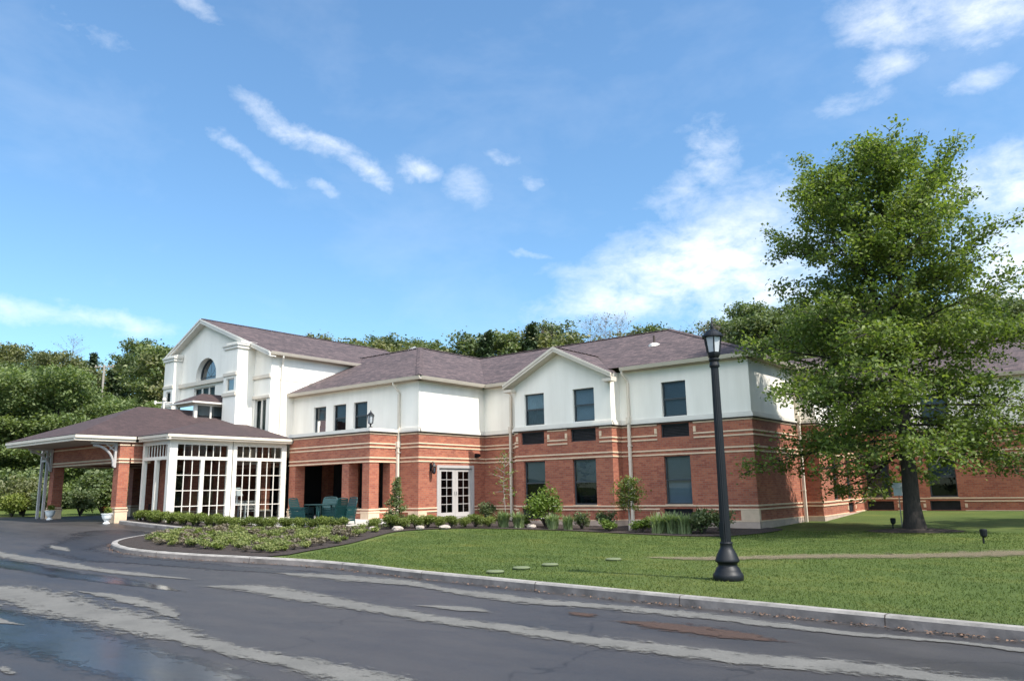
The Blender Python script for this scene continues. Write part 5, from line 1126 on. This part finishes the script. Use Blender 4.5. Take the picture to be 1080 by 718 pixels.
for x, y, s, lab in ((-18.35, 22.45, .95, 'pale iris clump just right of the french door'), (-17.85, 22.7, .9, 'second pale iris clump right of the french door, beside the tall rose bush'), (-16.55, 23.0, .85, 'pale drooping iris clump at the foot of the rose bush'), (-16.0, 23.15, .8, 'pale iris clump in front of the right bay window'), (-12.45, 23.1, 1.0, 'pale iris clump left of the lamp post, nearest the round-headed shrub'), (-12.0, 23.2, 1.05, 'pale iris clump under the right ground-floor window'), (-11.55, 23.15, 1.0, 'dense iris clump under the right ground-floor window, left of the dark shrubs')):
    shrub('iris', 'iris_clump', iris, 'iris', x, y, lab, 'plant', 'iris clumps in the wall bed', s)
for x, y, s, lab in ((-15.75, 23.6, .75, 'dark low shrub with pink flowers, left of the round-headed shrub'), (-14.9, 23.9, .8, 'wine-tinged low shrub in front of the brick between bay and round-headed shrub'), (-16.9, 23.4, .6, 'small dark flowering shrub beside the rose bush'), (-11.0, 23.4, .95, 'dark leafy shrub immediately left of the lamp post'), (-10.55, 23.7, .9, 'dark shrub seen just right of the lamp post'), (-11.3, 23.9, .9, 'dark shrub behind the iris under the right window')):
    shrub('dark', 'flowering_shrub', lambda: shrub_data(66, .45, .85, 1300, .05, lumps=8), 'wood1', x, y, lab, 'shrub', 'dark flowering shrubs in the wall bed', s, flower=('petalp', 5, .35, .6, .85, .05))
for x, y, s, lab in ((-14.35, 23.2, .8, 'bright green clump left of the round-headed shrub stem'), (-13.1, 23.15, .95, 'bright green clump right of the round-headed shrub stem'), (-18.1, 23.3, .8, 'leafy green clump behind the iris near the bay')):
    shrub('clump', 'perennial_clump', lambda: shrub_data(67, .38, .5, 700, .05, lumps=7), 'bright', x, y, lab, 'plant', 'green perennials in the wall bed', s)
x, y = -21.9, 25.6
o = shrub('dark', 'flowering_shrub', None, 'wood1', x, y, 'dark round bush against the brick right of the french door', 'shrub', None, .9)
# shrubs at the far left of the drive
for x, y, s, key, lab in ((-43.6, 15.8, 1.25, 'wood3', 'olive rounded shrub at the edge of the drive, far left'), (-44.9, 13.9, 1.0, 'red', 'wine-coloured shrub at the far left edge of the drive'), (-41.6, 16.0, .85, 'wood1', 'dark clipped shrub left of the canopy'), (-40.6, 17.2, .8, 'wood1b', 'dark clipped shrub closest to the left canopy pillar'), (-42.5, 14.9, .75, 'box', 'yellow-green low shrub beside the drive on the left'), (-46.2, 16.6, 1.5, 'wood2', 'big loose green shrub behind the others on the far left'), (-43.4, 19.5, 1.5, 'wood2b', 'tall loose green shrub behind the dark clipped ones left of the canopy')):
    shrub('L' + key, 'garden_shrub', lambda: shrub_data(80 + len(key), 1.0, 1.5, 3000, .075, lumps=12), key.rstrip('b') if key[-1] == 'b' and key != 'wood1b' and key != 'wood2b' else key.replace('1b', '1').replace('2b', '2'), x, y, lab, 'shrub', None, s, 0)
# stones beside the boxwoods
rng = random.Random(12)
def rock_mesh(seed):
    bm = bmesh.new(); bmesh.ops.create_icosphere(bm, subdivisions=2, radius=1); rg = random.Random(seed)
    for v in bm.verts: v.co *= 1 + rg.uniform(-.13, .13); v.co.x *= .20; v.co.y *= .15; v.co.z *= .075
    me = bpy.data.meshes.new('rock'); bm.to_mesh(me); bm.free(); me.materials.append(M['rock']); return me
for i, (x, y, lab) in enumerate(((-20.05, 17.75, 'flat pale stone in the bed left of the conical evergreen'), (-19.65, 18.45, 'flat pale stone between boxwoods in front of the conical evergreen'), (-19.35, 19.2, 'flat pale stone between the first boxwoods right of the evergreen'), (-19.05, 20.1, 'flat pale stone in front of the boxwoods left of the french door'), (-21.2, 16.3, 'flat pale stone in front of the patio boxwoods'), (-17.55, 23.05, 'pale stone at the foot of the rose bush'))):
    o = bpy.data.objects.new('rock', rock_mesh(i)); C.objects.link(o); o.location = (x, y, g1(x, y) + LAWN + .07); o.rotation_euler = (0, 0, i * 1.3); o.scale = (1, 1, 1.2); tag(o, lab, 'rock', 'pale stones in the beds')

# ------------------------------------------------------------------ garden furniture and small things
def slat_chair(x, y, rz, label):
    r = empty('patio_chair', (x, y, g1(x, y) + LAWN + .055), label, 'chair', 'teal patio chairs', rz); r.scale = (.94, .94, .94)
    q = MB()
    for i in range(6): q.box(-.25, .25, -.24 + i * .085, -.24 + i * .085 + .07, .40 - .012 * i + .03, .425 - .012 * i + .03)
    q.box(-.27, -.25, -.25, .27, .37, .45); q.box(.25, .27, -.25, .27, .37, .45); q.build('seat', M['teal'], r)
    q = MB()
    for i in range(-4, 8):
        z = .47 + i * .062; y0 = .26 + max(0, z - .42) * .30; bow = .035 * (1 - ((i - 5) / 6) ** 2)
        q.hexa([(-.29, y0, z), (.29, y0, z), (.29, y0 + .022, z), (-.29, y0 + .022, z), (-.29 + .02 * (i == 7), y0 + .015, z + .058), (.29 - .02 * (i == 7), y0 + .015, z + .052), (.29, y0 + .037, z + .052), (-.29, y0 + .037, z + .052)])
    for sx in (-1, 1): q.tube([(sx * .28, .25, .38), (sx * .29, .40, .80), (sx * .24, .44, .985)], .022, 8)
    q.tube([(-.24, .44, .985), (0, .45, 1.005), (.24, .44, .985)], .022, 8); q.build('backrest', M['teal'], r)
    for sx in (-1, 1):
        q = MB()
        for i in range(6): q.box(sx * .285 - .018, sx * .285 + .018, -.28, .31 + .02 * i, .12 + i * .085, .195 + i * .085)
        q.build('side_panel', M['teal'], r)
    q = MB(); q.box(-.26, .26, -.285, -.26, .14, .40); q.build('apron', M['teal'], r)
    for sx in (-1, 1):
        q = MB(); q.hexa([(sx * .29 - .035, -.30, .63), (sx * .29 + .035, -.30, .63), (sx * .29 + .03, .36, .645), (sx * .29 - .03, .36, .645), (sx * .29 - .035, -.30, .66), (sx * .29 + .035, -.30, .66), (sx * .29 + .03, .36, .675), (sx * .29 - .03, .36, .675)]); q.build('armrest', M['teal'], r)
        for (ya, yb, zt) in ((-.26, -.30, .63), (.25, .34, .63)):
            q = MB(); q.tube([(sx * .285, ya, zt), (sx * .29, yb, 0)], [.022, .02], 8); q.build('leg', M['teal'], r)
for x, y, rz, lab in ((-23.1, 17.2, 1.9, 'teal slatted patio chair on the left of the table, its high back to the sunroom'), (-22.1, 17.75, -1.45, 'teal slatted patio chair on the right of the table, seen from behind its slats'), (-23.2, 18.3, .55, 'teal slatted patio chair behind the table, left of the two'), (-22.55, 18.55, -.15, 'teal slatted patio chair behind the table, right of the two')): slat_chair(x, y, rz, lab)
tx, ty = -22.6, 17.55
r = empty('patio_table', (tx, ty, g1(tx, ty) + LAWN + .055), 'round teal patio table among the slatted chairs', 'table')
q = MB(); q.lathe([(.52, .70), (.54, .715), (.54, .735), (.50, .74)], k=32); q.build('tabletop', M['teal'], r)
for i in range(4):
    a = .8 + i * math.pi / 2; q = MB(); q.tube([(.38 * math.cos(a), .38 * math.sin(a), .70), (.44 * math.cos(a), .44 * math.sin(a), 0)], .025, 8); q.build('leg', M['teal'], r)
def urn(x, y, label, z=None):
    z = g1(x, y) if z is None else z; r = empty('garden_urn', (x, y, z), label, 'planter', 'white urns of flowers at the canopy'); r.scale = (.82, .82, .82)
    q = MB(); q.lathe([(.15, 0), (.15, .04), (.10, .07), (.085, .11), (.12, .15), (.19, .24), (.225, .36), (.23, .42), (.265, .44), (.265, .47), (.22, .47), (.20, .43)], k=24); q.build('bowl', M['urn'], r, smooth=False)
    q = MB(); q.lathe([(.0, .43), (.2, .435)], k=20); q.build('soil', M['mulch'], r)
    mb, v, f = shrub_data(90, .26, .36, 420, .045, lumps=7); v = v + np.array([0, 0, .42]); np_obj('plants', v, f, M['box'], r)
    rg = np.random.default_rng(2); q = MB()
    for i in range(26):
        a = rg.uniform(0, 6.28); rr_ = .24 * math.sqrt(rg.uniform(0, 1)); p = Vector((rr_ * math.cos(a), rr_ * math.sin(a), .60 + rg.uniform(0, .18)))
        for j in range(5): t = j * 1.257; u = Vector((math.cos(t), math.sin(t), .3)) * .04; sd = Vector((-math.sin(t), math.cos(t), 0)) * .02; q.add([p, p + u * .6 + sd, p + u, p + u * .6 - sd], [(0, 1, 2, 3)])
    q.build('flowers', M['petalo'], r, recalc=False)
urn(-31.35, 14.28, 'white urn of orange flowers in front of the right canopy pillar'); urn(-36.75, 14.35, 'white urn of orange flowers in front of the left canopy pillar')
r = empty('bench', (-33.9, 17.4, g1(-33.9, 17.4)), 'black slatted bench under the canopy, behind the flower urn', 'bench', rz=-.4)
q = MB(); [q.box(-.75, .75, -.25 + i * .11, -.25 + i * .11 + .09, .42, .45) for i in range(5)]; q.build('seat', M['black'], r)
q = MB(); [q.box(-.75, .75, .30 + i * .02, .325 + i * .02, .5 + i * .1, .585 + i * .1) for i in range(5)]; q.build('backrest', M['black'], r)
for sx in (-.7, .7):
    q = MB(); q.box(sx - .03, sx + .03, -.25, -.2, 0, .62); q.box(sx - .03, sx + .03, .3, .35, 0, .5); q.box(sx - .031, sx + .031, -.26, .38, .62, .66); q.build('leg', M['black'], r)
# things in the sunroom seen through the glass
r = empty('table_lamp', (-29.9, 18.9, .5), 'white-shaded lamp on a slim table inside the sunroom, by the window', 'lamp')
q = MB(); q.lathe([(.20, .78), (.05, .80), (.04, 1.0), (.06, 1.05), (.02, 1.12)], k=16); q.build('base', M['urn'], r); q = MB(); q.lathe([(.26, 1.08), (.13, 1.42)], k=24); q.build('lamp_shade', M['urn'], r)
r = empty('side_table', (-29.9, 18.9, .5), 'slim white table carrying the lamp inside the sunroom', 'table')
q = MB(); q.box(-.3, .3, -.3, .3, .73, .78); q.build('tabletop', M['urn'], r)
for sx in (-.26, .26):
    for sy in (-.26, .26): q = MB(); q.box(sx - .025, sx + .025, sy - .025, sy + .025, 0, .73); q.build('leg', M['urn'], r)
r = empty('bench', (-30.0, 19.9, .5), 'grey slatted bench inside the sunroom, beside the white lamp', 'bench', rz=1.57)
q = MB(); [q.box(-.7, .7, -.22 + i * .11, -.22 + i * .11 + .09, .42, .45) for i in range(4)]; q.build('seat', M['doorwhite'], r); q = MB(); [q.box(-.7, .7, .26, .285, .5 + i * .1, .57 + i * .1) for i in range(4)]; q.build('backrest', M['doorwhite'], r)
for sx in (-.66, .66): q = MB(); q.box(sx - .03, sx + .03, -.22, -.17, 0, .42); q.box(sx - .03, sx + .03, .26, .31, 0, .9); q.build('leg', M['doorwhite'], r)
# flat utility covers in the turf
for x, y, lab in ((-9.5, 11.36, 'flat pale utility cover in the turf, nearest the kerb'), (-9.5, 12.14, 'flat pale utility cover in the turf, second from the kerb'), (-9.4, 12.93, 'flat pale utility cover in the turf, third from the kerb'), (-8.9, 14.5, 'flat pale utility cover in the turf, by the end of the worn path')):
    q = MB(); q.lathe([(.16, 0), (.17, .02), (.15, .035), (.0, .038)], (0, 0, 0), 20); o = q.build('utility_cover', M['cover_mat']); o.location = (x, y, g1(x, y) + LAWN + .012); tag(o, lab, 'cover', 'utility covers in the lawn')
# bird feeder on a thin pole by the trunk, garden spike lights
x, y = -6.45, 28.6
r = empty('bird_feeder', (x, y, g1(x, y) + LAWN), 'small white bird feeder on a thin pole left of the oak trunk', 'bird feeder')
q = MB(); q.tube([(0, 0, -.1), (0, 0, 1.0)], .016, 6); q.build('pole', M['wood'], r); q = MB(); q.box(-.12, .12, -.12, .12, 1.0, 1.25); q.add([(-.16, -.16, 1.25), (.16, -.16, 1.25), (.16, .16, 1.25), (-.16, .16, 1.25), (-.16, 0, 1.42), (.16, 0, 1.42)], [(0, 1, 5, 4), (2, 3, 4, 5), (1, 2, 5), (3, 0, 4), (3, 2, 1, 0)]); q.build('house', M['urn'], r)
def spike(x, y, lab):
    q = MB(); q.tube([(0, 0, -.1), (0, 0, .16)], .02, 6); q.lathe([(.03, .14), (.075, .18), (.085, .32), (.06, .34)], (.02, 0, 0), 12); o = q.build('garden_spotlight', M['black']); o.location = (x, y, g1(x, y) + LAWN); tag(o, lab, 'garden light', 'black garden spotlights')
spike(-3.19, 21.9, 'black garden spotlight in the open lawn right of the oak'); spike(-6.45, 27.4, 'black garden spotlight at the mulch ring left of the oak trunk')
# white vane on the canopy ridge, utility pole in the trees
r = empty('roof_vane', (-34.85, 18.05, 5.58), 'white weather vane with cross arms on the canopy ridge', 'weather vane')
q = MB(); q.tube([(0, 0, -.1), (0, 0, .48)], .04, 8); q.build('pole', M['whitetrim'], r)
q = MB(); q.tube([(-.32, -.25, .26), (.32, .25, .26)], .03, 8); q.tube([(.32, .25, .20), (.32, .25, .36)], .05, 8); q.tube([(-.32, -.25, .2), (-.32, -.25, .36)], .05, 8); q.lathe([(.02, .30), (.08, .36), (.09, .42), (.02, .5)], k=12); q.build('arms', M['whitetrim'], r)
d = ray(110, 387) * 70; zg = g1(d.x, d.y) - .12
r = empty('utility_pole', (d.x, d.y, zg), 'weathered utility pole with a pale crossarm among the trees at the left', 'utility pole')
ht = d.z + 1.6 - zg; q = MB(); q.tube([(0, 0, -.3), (0, 0, ht + .2)], [.12, .09], 10); q.build('pole', M['wood'], r)
q = MB(); a = RT * .85; q.tube([(-a.x, -a.y, ht), (a.x, a.y, ht)], .06, 6)
for s in (-.9, -.45, .45, .9): q.lathe([(.05, 0), (.06, .06), (.03, .14)], (a.x * s, a.y * s, ht + .05), 8)
q.build('crossarm', M['wood'], r)

# ------------------------------------------------------------------ grass blades on the lawn
rg = np.random.default_rng(1); n = 260000
x = rg.uniform(-19.5, 12, n); y = 9.0 + rg.uniform(0, 1, n) ** 1.7 * 17
KX = np.array([p[0] for p in KIN[55:]]); KY = np.array([p[1] for p in KIN[55:]])
BX = np.array([-17.3, -16.45, -15.9, -16.3, -17.2, -18.4, -19.3]); 
yk = np.interp(x, KX, KY) + .10
bedx = np.interp(y, [10.5, 11.5, 12.3, 14.4, 16.4, 18.0, 20.7, 21.7, 22.35], [-15.6, -15.75, -16.15, -17.05, -18.2, -19.1, -18.8, -18.0, -16.9])
bedy = np.interp(x, [-18.1, -17, -15.7, -14, -12.5, -11.1, -10.07, -9.55], [21.6, 22.25, 22.65, 22.5, 22.3, 22.15, 22.5, 26.4])
keep = (y > yk) & (x > bedx + .08) & ((y < bedy - .05) | (x > -9.5)); x = x[keep]; y = y[keep]; n = len(x)
pathx = np.array([-8.8, -7.4, -6.3, -5.3, -4.1, -3.3, -2.1, 1]); pathy = np.array([15.3, 15.6, 16.5, 17.2, 17.6, 18.2, 19.4, 21])
dp_ = np.abs(y - np.interp(x, pathx, pathy)); keep = ~((dp_ < .55) & (x > -8.6) & (x < 1) & (rg.uniform(0, 1, n) < .72)); x = x[keep]; y = y[keep]; n = len(x)
z = gz(x, y) + LAWN; h = rg.uniform(.012, .034, n); a = rg.uniform(0, 6.28, n); wd = .0045 + .0004 * np.hypot(x, y); le = rg.normal(0, .022, (n, 2))
p0 = np.stack([x - wd * np.cos(a), y - wd * np.sin(a), z - .01], 1); p1 = np.stack([x + wd * np.cos(a), y + wd * np.sin(a), z - .01], 1); p2 = np.stack([x + le[:, 0], y + le[:, 1], z + h], 1)
o = np_obj('grass', np.stack([p0, p1, p2], 1).reshape(-1, 3), np.arange(3 * n).reshape(n, 3), M['grass']); tag(o, 'short mown green grass covering the lawn', 'grass', kind='stuff')
